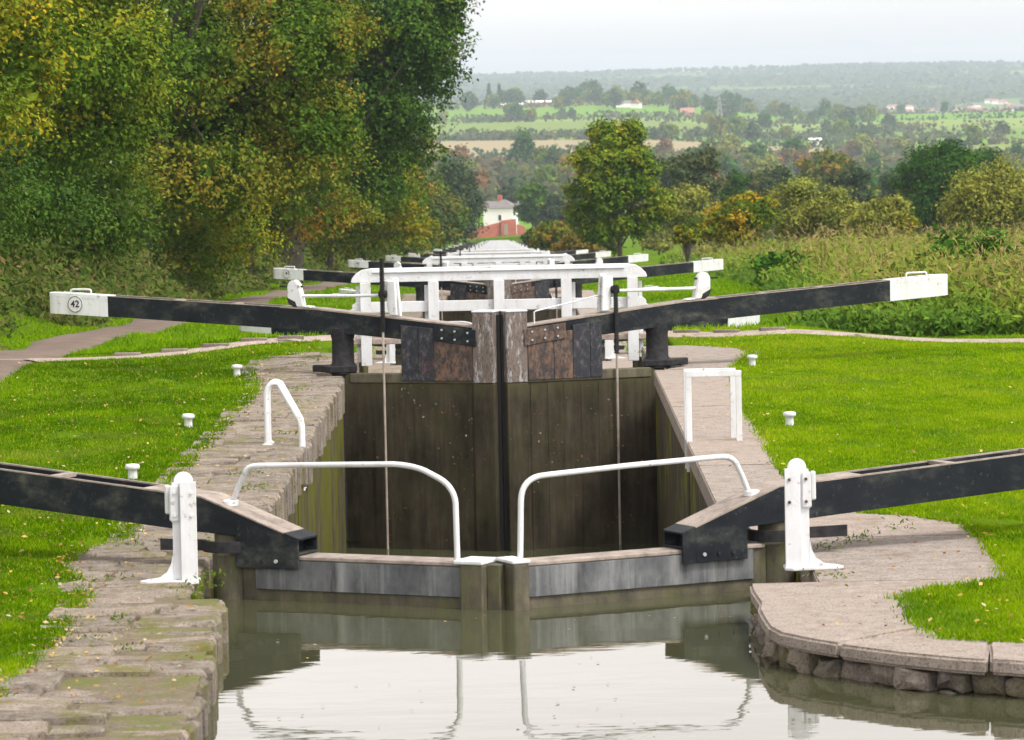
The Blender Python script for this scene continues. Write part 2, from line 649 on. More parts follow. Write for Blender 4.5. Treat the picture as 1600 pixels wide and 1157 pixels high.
# ------------------------------------------------------------------ the lie of the land
SP = 58.5                                      # gate to gate, lock to lock
DROPS = [2.0, 2.0, 1.98, 1.95, 1.93, 1.92, 1.9, 1.88, 1.86, 1.85, 1.84, 1.83, 1.8, 1.6]
CL = [0.0]
for d_ in DROPS: CL.append(CL[-1] - d_)
NLOCK = 13
_ty, _tz = [-60.0], [2.0]
_ty += [-2.0]; _tz += [2.0]
_ty += [15.0]; _tz += [0.0]
for n_ in range(len(CL)):
    _ty += [20 + SP * n_ if n_ else 16.0, 67 + SP * n_]
    _tz += [CL[n_], CL[n_]]
_ry = [-60, 0, 60] + [60 + SP * k for k in range(1, 15)] + [1000]
_rz = [0, 0, 0] + [CL[k] for k in range(1, 15)] + [-26.5]


def ground_z(X, Y):
    X = np.asarray(X, dtype=float)
    Y = np.asarray(Y, dtype=float)
    t = np.interp(Y, _ty, _tz)
    r = np.interp(Y, _ry, _rz)
    w = sstep(4.0, 7.5, np.abs(X)) * sstep(58, 64, Y)
    z = t * (1 - w) + r * w
    bank = sstep(-9.6, -13.5, X) * 1.7 + sstep(-14, -40, X) * 4.0
    z = z + bank * sstep(20, 60, Y)
    und = 0.035 * np.sin(X * 0.9 + Y * 0.35) + 0.03 * np.sin(X * 0.4 - Y * 0.6 + 1.0)
    z = z + und * sstep(3.6, 5.0, np.abs(X)) + 0.005
    return z


def yedge(X):
    return np.interp(X, [1.9, 2.0, 2.2, 2.5, 2.8, 3.2, 3.6, 5, 9, 30, 400], [30.5, 28.2, 27.75, 27.3, 26.95, 26.6, 26.35, 25.8, 25.2, 24.5, 24.5])


def left_in(Y):                                   # canal-side edge of the left bank
    return np.interp(Y, [10, 23, 26, 30.8, 30.81, 33.6, 33.61, 56.1, 56.11, 57.7, 57.71, 62], [-1.95, -1.95, -2.02, -2.22, -2.55, -2.55, -2.26, -2.26, -2.72, -2.72, -2.25, -2.25])


def left_out(Y):                                  # where the left coping meets the lawn
    return np.interp(Y, [20, 26.4, 27.8, 29.0, 30.9, 31.8, 32.3, 33.1, 34.4, 34.9, 37, 41.5, 46.7, 52, 55, 58.5, 60.5, 62],
                     [-3.4, -3.36, -3.31, -3.28, -3.33, -3.46, -3.63, -3.78, -3.66, -3.36, -3.43, -3.42, -3.38, -3.33, -3.40, -3.72, -3.6, -3.0])


R_OUT_Y = [29.75, 30.3, 30.8, 31.9, 33.3, 34.9, 35.7, 36.0, 37.0, 39.0, 39.8, 44, 48.7, 53.2, 56.5, 60.0, 61.0, 62]
R_OUT_X = [3.05, 3.36, 3.98, 4.08, 4.14, 4.12, 3.75, 3.35, 3.08, 2.98, 2.86, 2.99, 3.04, 3.20, 3.36, 3.84, 3.7, 3.0]


def right_out(Y):
    return np.interp(Y, R_OUT_Y, R_OUT_X)


def right_in(Y):
    return np.interp(Y, [24, 30.9, 30.91, 33.6, 33.61, 56.4, 56.41, 57.7, 57.71, 62], [1.94, 1.96, 2.5, 2.5, 2.0, 2.22, 2.68, 2.68, 2.25, 2.25])


def in_right_front(X, Y):                         # concrete apron at the front right
    xo = np.interp(Y, [26.0, 26.9, 27.1, 27.4, 28.6, 29.75], [30, 9, 3.6, 3.05, 2.98, 3.05])
    return (Y < 29.75) & (X < xo)


def build_ground():
    ys = np.unique(np.concatenate([np.arange(8, 24, 2.0), np.arange(24, 64, 0.25), np.arange(64, 200, 2.0), np.arange(200, 1001, 12.0)]))
    V, Fc = [], []
    for side in (-1, 1):
        xs = np.concatenate([np.linspace(2.75, 4.4, 26), np.linspace(4.6, 6, 5), np.linspace(6.4, 16, 18), np.geomspace(17, 420, 24)])
        X, Y = np.meshgrid(xs * side, ys)
        if side > 0:
            Y = np.where(Y < 40, np.maximum(Y, 0) * 0 + np.interp(Y, [8, 40], [0, 1]) * (40 - (yedge(X) + 0.12)) + yedge(X) + 0.12, Y)
        Z = ground_z(X, Y)
        if side < 0: Z = Z - 0.25 * (X > left_out(Y) + 0.03) * (Y < 62)
        else: Z = Z - 0.25 * (((X < right_out(Y) - 0.03) & (Y >= 29.75) & (Y < 62)) | in_right_front(X, Y))
        # skirts: vertical bank faces along the canal
        X = np.concatenate([X[:, :1], X], axis=1)
        Y = np.concatenate([Y[:, :1], Y], axis=1)
        Z = np.concatenate([Z[:, :1] - 3.6, Z], axis=1)
        if side > 0:
            X = np.concatenate([X[:1], X]); Y = np.concatenate([Y[:1], Y]); Z = np.concatenate([Z[:1] * 0 - 1.5, Z])
        nr, nc = X.shape
        b = sum(len(v) for v in V)
        V.append(np.stack([X.ravel(), Y.ravel(), Z.ravel()], 1))
        idx = np.arange(nr * nc).reshape(nr, nc) + b
        q = np.stack([idx[:-1, :-1], idx[:-1, 1:], idx[1:, 1:], idx[1:, :-1]], -1).reshape(-1, 4)
        Fc.append(q if side > 0 else q[:, ::-1])
    me = np_mesh('ground', np.concatenate(V), np.concatenate(Fc), LAWN, smooth=True)
    tag(obj('ground', me), 'green grass banks and lawns sloping down both sides of the lock flight', 'ground', kind='structure')


build_ground()


def ribbon(name, pts, m, label, dz=0.03, kind='structure', step=0.5, jag=0.08, seed=1):
    """a path: pts = (x, y, half width)"""
    g = np.random.default_rng(seed)
    P = np.array(pts, dtype=float)
    s = np.concatenate([[0], np.cumsum(np.hypot(np.diff(P[:, 0]), np.diff(P[:, 1])))])
    ss = np.arange(0, s[-1], step)
    x, y, w = (np.interp(ss, s, P[:, k]) for k in range(3))
    tx, ty = np.gradient(x), np.gradient(y)
    L = np.hypot(tx, ty)
    nx, ny = -ty / L, tx / L
    k = 7
    V = []
    for j, f in enumerate(np.linspace(-1, 1, k)):
        ww = w * f + (g.normal(0, jag, len(x)) if j in (0, k - 1) else 0)
        X, Y = x + nx * ww, y + ny * ww
        edge = -0.05 if j in (0, k - 1) else 0
        V.append(np.stack([X, Y, ground_z(X, Y) + dz + edge], 1))
    V = np.stack(V, 1)
    n = len(x)
    idx = np.arange(n * k).reshape(n, k)
    q = np.stack([idx[:-1, :-1], idx[1:, :-1], idx[1:, 1:], idx[:-1, 1:]], -1).reshape(-1, 4)
    me = np_mesh(name, V.reshape(-1, 3), q, m, smooth=True)
    return tag(obj(name, me), label, 'path', kind=kind)


TOW = [(-7.6, 40, 0.75), (-7.8, 52, 0.75), (-8.0, 60, 0.7), (-8.3, 75, 0.75), (-8.2, 90, 0.8), (-8.3, 130, 0.8), (-7.8, 178, 0.8), (-7.6, 260, 0.9), (-7.5, 600, 0.9)]
ribbon('towpath', TOW, PATH, 'brown gravel towpath running along the foot of the wooded bank', dz=0.05, step=1.0)
ribbon('footpath', [(-2.4, 66.0, 0.45), (-3.8, 65.2, 0.32), (-5.2, 64.1, 0.3), (-6.9, 63.2, 0.5), (-7.9, 61.5, 0.8)], PALES, 'narrow stone path from footbridge to towpath', dz=0.05, step=0.25, jag=0.05, seed=3)
ribbon('footpath', [(2.4, 65.2, 0.5), (3.4, 64.4, 0.35), (4.6, 64.2, 0.28), (6.0, 64.2, 0.3), (8.8, 64.1, 0.35), (14, 63.8, 0.4)], PALES, 'narrow stone path from footbridge past the tall weeds', dz=0.05, step=0.25, jag=0.05, seed=4)


def sheet(name, poly, z, m, label, cat='water'):
    me = bpy.data.meshes.new(name)
    me.from_pydata([(x, y, z) for x, y in poly], [], [tuple(range(len(poly)))])
    me.materials.append(m)
    return tag(obj(name, me), label, cat, kind='structure')


sheet('water', [(-2.9, -10), (40, -10), (40, 26.5), (3.5, 30), (2.6, 32.95), (0, 31.7), (-2.6, 32.95)], -0.27, WATER, 'murky green canal water in front of the top gates')
sheet('water', [(-2.9, 33), (0, 31.85), (2.9, 33), (2.9, 57), (0, 56.1), (-2.9, 57)], -2.55, WATER, 'low water inside the empty near lock chamber')
for n_ in range(NLOCK - 1):
    y0, y1 = 57 + SP * n_, 33 + SP * (n_ + 1)
    sheet('water', [(-2.9, y0), (0, y0 - 0.9), (2.9, y0), (2.9, y1), (0, y1 - 1.1), (-2.9, y1)], CL[n_ + 1] - 0.45, WATER, 'short pound of water below lock %d' % (42 - n_))
    sheet('water', [(-2.9, y1), (0, y1 - 1.0), (2.9, y1), (2.9, y1 + 24), (0, y1 + 23.1), (-2.9, y1 + 24)], CL[n_ + 1] - 2.5, WATER, 'water in the chamber of lock %d' % (41 - n_))

# ------------------------------------------------------------------ lock walls, coping stones and concrete


def stone_mesh(corners, top, thick, g, m, inset=0.018, rough=0.012, edge=None):
    """one irregular flagstone: 4 corners, jittered mids, chamfered top"""
    c = np.array(corners, dtype=float)
    pts = []
    for i in range(4):
        a, b = c[i], c[(i + 1) % 4]
        pts.append(a + g.normal(0, 0.008, 2))
        L = np.hypot(*(b - a))
        pts.append((a + b) / 2 + g.normal(0, min(0.02, 0.05 * L), 2))
    pts = np.array(pts)
    ctr = pts.mean(0)
    k = len(pts)
    vs = [(x, y, top - thick) for x, y in pts]
    vs += [(x, y, top - (0.03 if thick > 0.3 else 0.012)) for x, y in pts]
    d = pts - ctr
    L = np.linalg.norm(d, axis=1, keepdims=True)
    ins = ctr + d * np.maximum(0.5, (L - inset) / L)
    vs += [(x, y, top + g.normal(0, rough * 0.8)) for x, y in ins]
    vs.append((ctr[0] + g.normal(0, 0.04), ctr[1] + g.normal(0, 0.02), top + abs(g.normal(0, rough))))
    fs = []
    for i in range(k):
        j = (i + 1) % k
        fs.append((i, j, k + j, k + i))
        fs.append((k + i, k + j, 2 * k + j, 2 * k + i))
        fs.append((2 * k + i, 2 * k + j, 3 * k))
    me = bpy.data.meshes.new('coping_stone')
    me.from_pydata([tuple(map(float, v)) for v in vs], [], fs)
    me.materials.append(m)
    return me


def build_left_wall():
    g = np.random.default_rng(5)
    mb = MB()
    mb.prism([(-2.0, 12), (-2.0, 26), (-2.20, 30.8), (-2.9, 30.8), (-2.9, 12)], -1.6, -0.30, 'xy')
    mb.prism([(-2.55, 30.8), (-2.55, 33.6), (-3.0, 33.6), (-3.0, 30.8)], -3.4, -0.28, 'xy')
    mb.box(-3.0, -2.28, 33.6, 43.0, -3.4, -0.28)
    mb.box(-3.0, -2.46, 43.0, 43.34, -3.4, -0.28)
    mb.box(-3.0, -2.28, 43.34, 56.1, -3.4, -0.28)
    mb.box(-3.3, -2.72, 56.1, 57.7, -3.4, -0.26)
    mb.box(-3.0, -2.26, 57.7, 66.5, -3.4, -0.28)
    root = mb.build('lock_wall', WALL_L, bevel=0)
    tag(root, 'left side wall of the near lock with rough mossy stone coping', 'lock wall')
    y = 22.6
    while y < 62:
        dy = g.choice([g.uniform(0.20, 0.32), g.uniform(0.35, 0.75)])
        y2 = y + dy
        for brk in (30.8, 33.6, 43.0, 43.34, 56.1, 57.7):
            if y < brk - 0.05 < y2 and y2 > brk: y2 = brk
        ym = (y + y2) / 2
        xi, xo = float(left_in(ym)), float(left_out(ym)) - 0.10
        x = xi + g.uniform(-0.02, 0.03)
        first = True
        while x > xo:
            L = g.uniform(0.35, 1.5) if not first else g.uniform(0.35, 1.0)
            x2 = x - L
            if x2 < xo + 0.25: x2 = xo - 0.1
            sk = np.repeat(g.normal(0, 0.02, 2), 2)[[0, 1, 2, 3]] + g.normal(0, 0.018, 4)
            gap = g.uniform(0.001, 0.007)
            top = 0.0 + g.normal(0, 0.007 if ym > 31 else 0.014) + (0.01 if not first else 0) - (0.0 if ym > 30.8 else g.uniform(0, 0.05) * first)
            if 43.0 <= y < 43.34 and first:
                x = x - 0.22
                if x2 > x - 0.2: x2 = x - 0.3
            cs = [(x2 + gap, y + gap + sk[0]), (x - gap * (0 if first else 1), y + gap + sk[1]), (x - gap * (0 if first else 1), y2 - gap + sk[2]), (x2 + gap, y2 - gap + sk[3])]
            th = g.uniform(0.36, 0.46) if first else 0.14
            me = stone_mesh(cs, top, th, g, STONE if ym > 31 or not first else RUBBLE if g.random() < 0.45 else STONE, inset=0.03 if first else 0.012, rough=0.012)
            obj('coping_stone', me, root)
            x = x2
            first = False
        y = y2
    ysb = [float(v) for v in np.arange(22.6, 62.01, 0.3)]
    bed = MB()
    for a_, b_ in zip(ysb[:-1], ysb[1:]):
        m_ = (a_ + b_) / 2
        bed.box(float(left_out(m_)) - 0.12, min(float(left_in(a_)), float(left_in(b_)), float(left_in(m_))) - 0.05, a_, b_, -0.12, -0.016)
    bed.build('joint_fill', EARTH, root)
    # dressed recess stones and ladder rungs
    r = MB()
    for k in range(7):
        z = -0.45 - 0.32 * k
        r.tube([(-2.34, 43.02, z), (-2.34, 43.32, z)], 0.014, 6)
    r.build('ladder_rungs', IRON, root)
    return root


build_left_wall()


def build_right_wall():
    mb = MB()
    mb.prism([(2.02, 33.6), (2.13, 44.2), (3.0, 44.2), (3.0, 33.6)], -3.4, -0.2, 'xy')
    mb.prism([(2.30, 44.2), (2.30, 44.5), (3.0, 44.5), (3.0, 44.2)], -3.4, -0.2, 'xy')
    mb.prism([(2.13, 44.5), (2.24, 56.4), (3.0, 56.4), (3.0, 44.5)], -3.4, -0.2, 'xy')
    mb.prism([(2.5, 30.9), (2.5, 33.6), (3.0, 33.6), (3.0, 30.9)], -3.4, -0.2, 'xy')
    mb.box(2.68, 3.3, 56.4, 57.7, -3.4, -0.2)
    mb.box(2.26, 3.0, 57.7, 66.5, -3.4, -0.2)
    # core behind the rubble face of the front apron
    core = [(2.1, 30.9), (2.08, 29.2), (2.12, 28.2), (2.3, 27.85), (2.6, 27.4), (2.9, 27.05), (3.3, 26.7), (5, 26.0), (9, 25.4), (9, 26.6), (5, 27.4), (3.4, 28.5), (3.4, 30.9)]
    mb.prism(core, -1.6, -0.2, 'xy')
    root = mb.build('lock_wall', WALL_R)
    tag(root, 'right side wall of the near lock with worn concrete coping', 'lock wall')

    gj = np.random.default_rng(18)

    def slab(poly, top=0.0, th=0.2, bev=0.02, m=CONC, name='concrete_slab'):
        q = []
        for i in range(len(poly)):            # worn, uneven edge
            a, b = np.array(poly[i]), np.array(poly[(i + 1) % len(poly)])
            n = max(1, int(np.linalg.norm(b - a) / 0.34))
            for k in range(n):
                q.append(tuple(a + (b - a) * k / n + (gj.normal(0, 0.014, 2) if k else 0)))
        poly = q
        b = MB()
        b.prism(poly, top - th, top, 'xy')
        return b.build(name, m, root, bevel=bev, seg=3, smooth=True)
    # curved front apron: cap slab with bull nose
    front = [(1.95, 30.88), (1.91, 29.3), (1.92, 28.3), (1.98, 27.95), (2.15, 27.62), (2.42, 27.2), (2.72, 26.84), (3.1, 26.5), (3.52, 26.22), (5.0, 25.65), (9.0, 25.05),
             (9.0, 26.7), (5.0, 27.1), (3.7, 27.42), (3.25, 27.6), (3.15, 28.6), (3.2, 29.8), (3.5, 30.4), (4.1, 30.88)]
    # the apron is cast in bays with open joints
    bays = [([(1.95, 30.88), (1.91, 29.3), (1.92, 28.3), (1.98, 27.95), (2.15, 27.62), (2.34, 27.33), (3.25, 28.35), (3.15, 28.6), (3.2, 29.8), (3.5, 30.4), (4.1, 30.88)], 0.0),
            ([(2.345, 27.32), (2.42, 27.2), (2.72, 26.84), (3.1, 26.5), (3.28, 26.38), (3.45, 27.5), (3.25, 27.6), (3.255, 28.33)], -0.008),
            ([(3.295, 26.37), (3.52, 26.22), (4.2, 25.95), (4.25, 27.25), (3.7, 27.42), (3.46, 27.49)], 0.004),
            ([(4.215, 25.94), (5.0, 25.65), (9.0, 25.05), (9.0, 26.7), (5.0, 27.1), (4.265, 27.25)], 0.0)]
    for poly_, tz_ in bays: slab(poly_, tz_ * 0.5, 0.11, 0.022)
    cuts = [30.9, 34.1, 37.4, 41.2, 45.0, 49.4, 53.6, 56.4, 57.7, 62.0]
    g = np.random.default_rng(8)
    for a, b in zip(cuts[:-1], cuts[1:]):
        a2, b2 = a + 0.003, b - 0.003
        ys = [a2] + [float(v) for v in np.arange(math.ceil(a2 * 2) / 2, b2, 0.5) if v - a2 > 0.1 and b2 - v > 0.1] + [b2]
        inner = []
        for yv in ys:
            inner.append((float(right_in(yv)) - 0.0, yv))
        if a < 33.6 < b:
            inner = [(2.5, a2), (2.5, 33.59), (2.0, 33.61)] + [p for p in inner if p[1] > 33.7]
        outer = [(float(right_out(yv)) + 0.2, yv) for yv in ys]
        slab(inner + outer[::-1], 0.0 + g.normal(0, 0.003), 0.22, 0.014)
    # rubble stones under the cap of the apron
    edge = [(1.97, 30.7), (1.95, 29.3), (1.97, 28.4), (2.03, 28.05), (2.2, 27.72), (2.47, 27.3), (2.77, 26.94), (3.15, 26.6), (3.57, 26.32), (5.05, 25.75)]
    P = np.array(edge)
    s = np.concatenate([[0], np.cumsum(np.hypot(*np.diff(P, axis=0).T))])
    for row in range(3):
        t = 0.0
        while t < s[-1] - 0.2:
            L = g.uniform(0.14, 0.42)
            z1 = -0.125 - row * 0.17 + g.normal(0, 0.02)
            z0 = z1 - g.uniform(0.14, 0.19)
            a, b = t + 0.012, min(t + L - 0.012, s[-1])
            pa = np.array([np.interp(a, s, P[:, 0]), np.interp(a, s, P[:, 1])])
            pb = np.array([np.interp(b, s, P[:, 0]), np.interp(b, s, P[:, 1])])
            d = (pb - pa) / max(np.linalg.norm(pb - pa), 1e-3)
            nrm = np.array([-d[1], d[0]])           # into the bank
            if nrm[0] + nrm[1] < 0: nrm = -nrm
            off = g.normal(-0.005, 0.03)
            bm = MB()
            n = 5
            ring = []
            for k in range(n + 1):
                f = k / n
                bulge = -math.sin(f * math.pi) * 0.05
                ring.append(f)
            vs, fs = [], []
            for zz in (z0, (z0 + z1) / 2, z1):
                for k in range(4):
                    f = k / 3
                    pt = pa + (pb - pa) * f + nrm * (off - 0.07 * math.sin(f * math.pi) * (1.0 if zz == (z0 + z1) / 2 else 0.3) + g.normal(0, 0.02))
                    vs.append((pt[0], pt[1], zz + g.normal(0, 0.018)))
            base = len(vs)
            for zz in (z0, z1):
                for k in (0, 3):
                    pt = pa + (pb - pa) * (k / 3) + nrm * 0.3
                    vs.append((pt[0], pt[1], zz))
            for r_ in range(2):
                for k in range(3):
                    fs.append((r_ * 4 + k, r_ * 4 + k + 1, (r_ + 1) * 4 + k + 1, (r_ + 1) * 4 + k))
            fs += [(8, 9, 10, 11, base + 3, base + 2), (0, 1, 2, 3, base + 1, base)[::-1], (0, 4, 8, base + 2, base), (3, 7, 11, base + 3, base + 1)]
            bm.add(vs, fs)
            bm.build('rubble_stone', RUBBLE, root, bevel=0.012)
            t += L
    return root


build_right_wall()

for n_ in range(1, NLOCK):
    yo = SP * n_
    for s, side in ((-1, 'left'), (1, 'right')):
        mb = MB()
        mb.box(*sorted((s * 2.28, s * 3.2)), 33.6 + yo, 56.1 + yo, CL[n_] - 3.3, CL[n_] - 0.25)
        mb.box(*sorted((s * 2.55, s * 3.2)), 30.8 + yo, 33.6 + yo, CL[n_] - 3.3, CL[n_] - 0.25)
        mb.box(*sorted((s * 2.72, s * 3.2)), 56.1 + yo, 57.7 + yo, CL[n_] - 3.3, CL[n_] - 0.25)
        mb.box(*sorted((s * 2.1, s * 3.2)), 26.0 + yo, 30.8 + yo, CL[n_] - 3.3, CL[n_] - 0.25)
        mb.box(*sorted((s * 2.28, s * 3.2)), 57.7 + yo, 66.0 + yo, CL[n_] - 3.3, CL[n_] - 0.25)
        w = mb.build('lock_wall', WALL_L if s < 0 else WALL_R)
        tag(w, '%s chamber wall of lock %d further down the flight' % (side, 42 - n_), 'lock wall', 'chamber walls down the flight')
        cuts = [26, 30.8, 33.6, 39, 45, 51, 56.1, 57.7, 62, 66] if n_ < 3 else [26, 33.6, 45, 56.1, 66]
        for a, b in zip(cuts[:-1], cuts[1:]):
            inn = 2.55 if a == 30.8 else 2.72 if a == 56.1 and b == 57.7 else 2.25
            k = MB()
            k.box(*sorted((s * inn, s * 3.5)), a + yo + 0.01, b + yo - 0.01, CL[n_] - 0.25, CL[n_] + 0.01)
            k.build('coping_stone', STONE if s < 0 else CONC, w, bevel=0.02)

# ------------------------------------------------------------------ lock gates


def arc_pts(p0, p1, p2, n=6):
    """quadratic bend"""
    p0, p1, p2 = Vector(p0), Vector(p1), Vector(p2)
    return [p0 * (1 - t) ** 2 + p1 * 2 * t * (1 - t) + p2 * t * t for t in [k / n for k in range(n + 1)]]


def text_mesh(txt, size, thick=0.002):
    cu = bpy.data.curves.new('lettering', 'FONT')
    cu.body = txt
    cu.size = size
    cu.align_x = 'CENTER'
    cu.align_y = 'CENTER'
    cu.extrude = thick
    cu.offset = size * 0.018
    to = bpy.data.objects.new('tmp_text', cu)
    col.objects.link(to)
    dg = bpy.context.evaluated_depsgraph_get()
    me = bpy.data.meshes.new_from_object(to.evaluated_get(dg))
    bpy.data.objects.remove(to)
    me.materials.clear()
    me.materials.append(INK)
    return me


def leaf_frame(s, mit, heel, root):
    """maps (q along leaf from the mitre, w towards upstream, z) to root-local space"""
    dx, dy = heel[0] * s - mit[0], heel[1] - mit[1]
    L = math.hypot(dx, dy)
    d = (dx / L, dy / L)
    n = (s * d[1] * s * s, 0)
    nx, ny = s * abs(d[1]), -abs(d[0])
    ox, oy, oz = root

    def T(q, w, z):
        return (mit[0] + d[0] * q + nx * w - ox, mit[1] + d[1] * q + ny * w - oy, z - oz)
    return T, L, d, (nx, ny)


def number_plate(parent, T, q, w, z, txt, s, dvec, nvec, rad_=0.125):
    seg = 28
    def disc(r, w0, w1):
        b = MB()
        b.prism([(q + r * math.cos(a), z + r * math.sin(a)) for a in [2 * math.pi * k / seg for k in range(seg)]], w0, w1, 'xz')
        return b
    pl = disc(rad_, w, w + 0.008).build('number_plate', W_PAINT, parent, T)
    b = MB()
    vs, fs = [], []
    for r in (rad_ * 0.90, rad_ * 0.97):
        for ww in (w + 0.006, w + 0.011):
            for k in range(seg):
                a = 2 * math.pi * k / seg
                vs.append((q + r * math.cos(a), ww, z + r * math.sin(a)))
    for k in range(seg):
        j = (k + 1) % seg
        A, B, C_, D = k, seg + k, 2 * seg + k, 3 * seg + k
        a2, b2, c2, d2 = j, seg + j, 2 * seg + j, 3 * seg + j
        fs += [(A, a2, b2, B), (C_, c2, d2, D), (B, b2, d2, D), (A, a2, c2, C_)]
    b.add(vs, fs)
    b.build('ring', INK, pl, T)
    me = text_mesh(txt, rad_ * 1.15)
    X = Vector((-dvec[0] * s * -1, 0, 0))
    # letters face upstream; their x axis runs to the viewer's right
    nx, ny = nvec
    right = Vector((-ny, nx, 0)).normalized()
    if right.x < 0: right = -right
    up = Vector((0, 0, 1))
    nn = Vector((nx, ny, 0)).normalized()
    mt = Matrix.Identity(4)
    c = Vector(T(q, w + 0.011, z))
    for i in range(3):
        mt[i][0], mt[i][1], mt[i][2], mt[i][3] = right[i], up[i], nn[i], c[i]
    me.transform(mt)
    obj('number', me, pl)
    return pl


def lower_gate(s, label, num=None):
    mit, heel = (0.0, 56.1), (2.3, 57.0)
    rl = (s * 2.3, 57.0, 0.0)
    root = empty('lock_gate', rl)
    T, L, d, nv = leaf_frame(s, mit, heel, rl)
    g = random.Random(40 + s)

    def zt(q): return 0.665 + 0.105 * q if q < 2.8 else 0.959 + 0.056 * (q - 2.8)
    # leaf
    b = MB()
    b.box(0.05, 2.42, -0.16, 0.14, -3.3, 0.0)
    leaf = b.build('gate_leaf', WET, root, T, bevel=0.01)
    b = MB()
    for q0, q1 in ((0.36, 2.3),):
        b.box(q0, q1, 0.10, 0.165, -0.13, 0.012)
    b.build('top_rail', MOSSW, leaf, T, bevel=0.012)
    # vertical planks proud of the frame, as boards of uneven width
    q = 0.40
    while q < 2.34:
        wd = g.uniform(0.24, 0.30)
        b = MB()
        b.box(q + 0.001, min(q + wd, 2.40) - 0.001, 0.12, 0.152 + g.uniform(-0.003, 0.002), -3.3, -0.135)
        b.build('plank', WET, leaf, T, bevel=0.002)
        q += wd
    # mitre post
    b = MB()
    b.box(0.035, 0.36, -0.17, 0.178, -0.12, 0.90)
    mp = b.build('mitre_post', PEEL, root, T, bevel=0.012)
    b = MB()
    b.box(0.034, 0.361, -0.171, 0.17, -3.3, -0.125)
    b.build('post_foot', WET, mp, T, bevel=0.01)
    b = MB()
    b.box(-0.02 if s < 0 else 0.0, 0.04, -0.10, 0.05, -3.3, 0.86)
    b.build('mitre_seal', DARKGAP, mp, T)
    b = MB()
    b.box(0.03, 0.365, -0.175, 0.183, 0.90, 0.925)
    b.build('post_cap', W_WORN, mp, T, bevel=0.006)
    # heel post
    b = MB()
    b.lathe(0, 0, [(0.17, -3.2), (0.17, -0.02), (0.195, 0.0), (0.195, 0.12), (0.165, 0.16), (0.16, 0.5), (0.175, 0.55), (0.175, 0.66)], 20)
    b.build('heel_post', IRON, root, smooth=True)
    b = MB()
    b.prism([(s * x, y) for x, y in ((-0.2, -0.2), (0.2, -0.2), (0.30, 0.02), (0.46, 0.14), (0.46, 0.26), (0.2, 0.24), (-0.2, 0.2))], 0.02, 0.12, 'xy')
    b.build('anchor_collar', IRON, root, bevel=0.015)
    # balance beam: black box with open troughs along the outer top
    tip = 7.25
    b = MB()
    b.prism([(0.30, zt(0.30) - 0.02), (2.8, zt(2.8) - 0.02), (3.4, zt(3.4) - 0.02), (3.41, zt(3.41) - 0.09), (6.22, zt(6.22) - 0.09), (6.22, zt(6.22) - 0.31), (2.8, zt(2.8) - 0.33), (0.30, zt(0.30) - 0.29)], -0.15, 0.15)
    beam = b.build('balance_beam', BLACK, root, T)
    b = MB()
    for w0, w1 in ((-0.152, -0.12), (0.12, 0.152)):
        b.prism([(3.4, zt(3.4) - 0.1), (3.4, zt(3.4) - 0.012), (6.22, zt(6.22) - 0.012), (6.22, zt(6.22) - 0.1)], w0, w1)
    b.build('trough_side', BLACK, beam, T)
    b = MB()
    b.prism([(0.34, zt(0.34) - 0.022), (0.34, zt(0.34)), (2.8, zt(2.8)), (3.4, zt(3.4)), (3.4, zt(3.4) - 0.022), (2.8, zt(2.8) - 0.022)], -0.158, 0.158)
    for w0, w1 in ((-0.155, -0.13), (0.13, 0.155)):
        b.prism([(3.4, zt(3.4) - 0.012), (3.4, zt(3.4)), (6.22, zt(6.22)), (6.22, zt(6.22) - 0.012)], w0, w1)
    for q in (4.15, 5.1):
        b.prism([(q - 0.05, zt(q) - 0.03), (q - 0.05, zt(q) + 0.001), (q + 0.05, zt(q) + 0.001), (q + 0.05, zt(q) - 0.03)], -0.13, 0.13)
    b.build('beam_top', DUSTY, beam, T)
    # white end
    n = 10
    def stadium(w, q0, q1, r):
        return [(q0, -w), (q1 - r, -w)] + [(q1 - r + r * math.sin(a), -w * math.cos(a)) for a in [math.pi * k / n for k in range(1, n)]] + [(q1 - r, w), (q0, w)]
    b = MB()
    b.slab(stadium(0.155, 6.22, tip, 0.155), lambda q, w: zt(q) - 0.05, lambda q, w: zt(q) - 0.315)
    we = b.build('white_end', W_PAINT, beam, T, smooth=True)
    b = MB()
    for w0, w1 in ((-0.157, -0.125), (0.125, 0.157)):
        b.prism([(6.22, zt(6.22) - 0.06), (6.22, zt(6.22)), (tip - 0.15, zt(tip) - 0.008), (tip - 0.15, zt(tip) - 0.06)], w0, w1)
    for q, h in ((6.30, 0.08), (6.58, 0.04), (6.83, 0.04), (7.05, 0.09)):
        b.prism([(q - h, zt(q) - 0.06), (q - h, zt(q) - 0.002), (q + h, zt(q) - 0.002), (q + h, zt(q) - 0.06)], -0.126, 0.126)
    b.slab(stadium(0.156, tip - 0.16, tip + 0.002, 0.155), lambda q, w: zt(q) - 0.006, lambda q, w: zt(q) - 0.06)
    b.build('end_rim', W_PAINT, we, T)
    b = MB()
    b.tube([Vector((6.52, 0.1, zt(6.52) - 0.02))] + arc_pts((6.52, 0.1, zt(6.52) + 0.05), (6.52, 0.1, zt(6.52) + 0.075), (6.56, 0.1, zt(6.52) + 0.077), 4) + arc_pts((6.82, 0.1, zt(6.82) + 0.062), (6.86, 0.1, zt(6.82) + 0.062), (6.86, 0.1, zt(6.82) + 0.03), 4) + [Vector((6.86, 0.1, zt(6.86) - 0.02))], 0.014, 8)
    b.build('handle', W_PAINT, we, T, smooth=True)
    if s < 0 and num:
        number_plate(we, T, 6.76, 0.156, zt(6.76) - 0.155, num, s, d, nv)
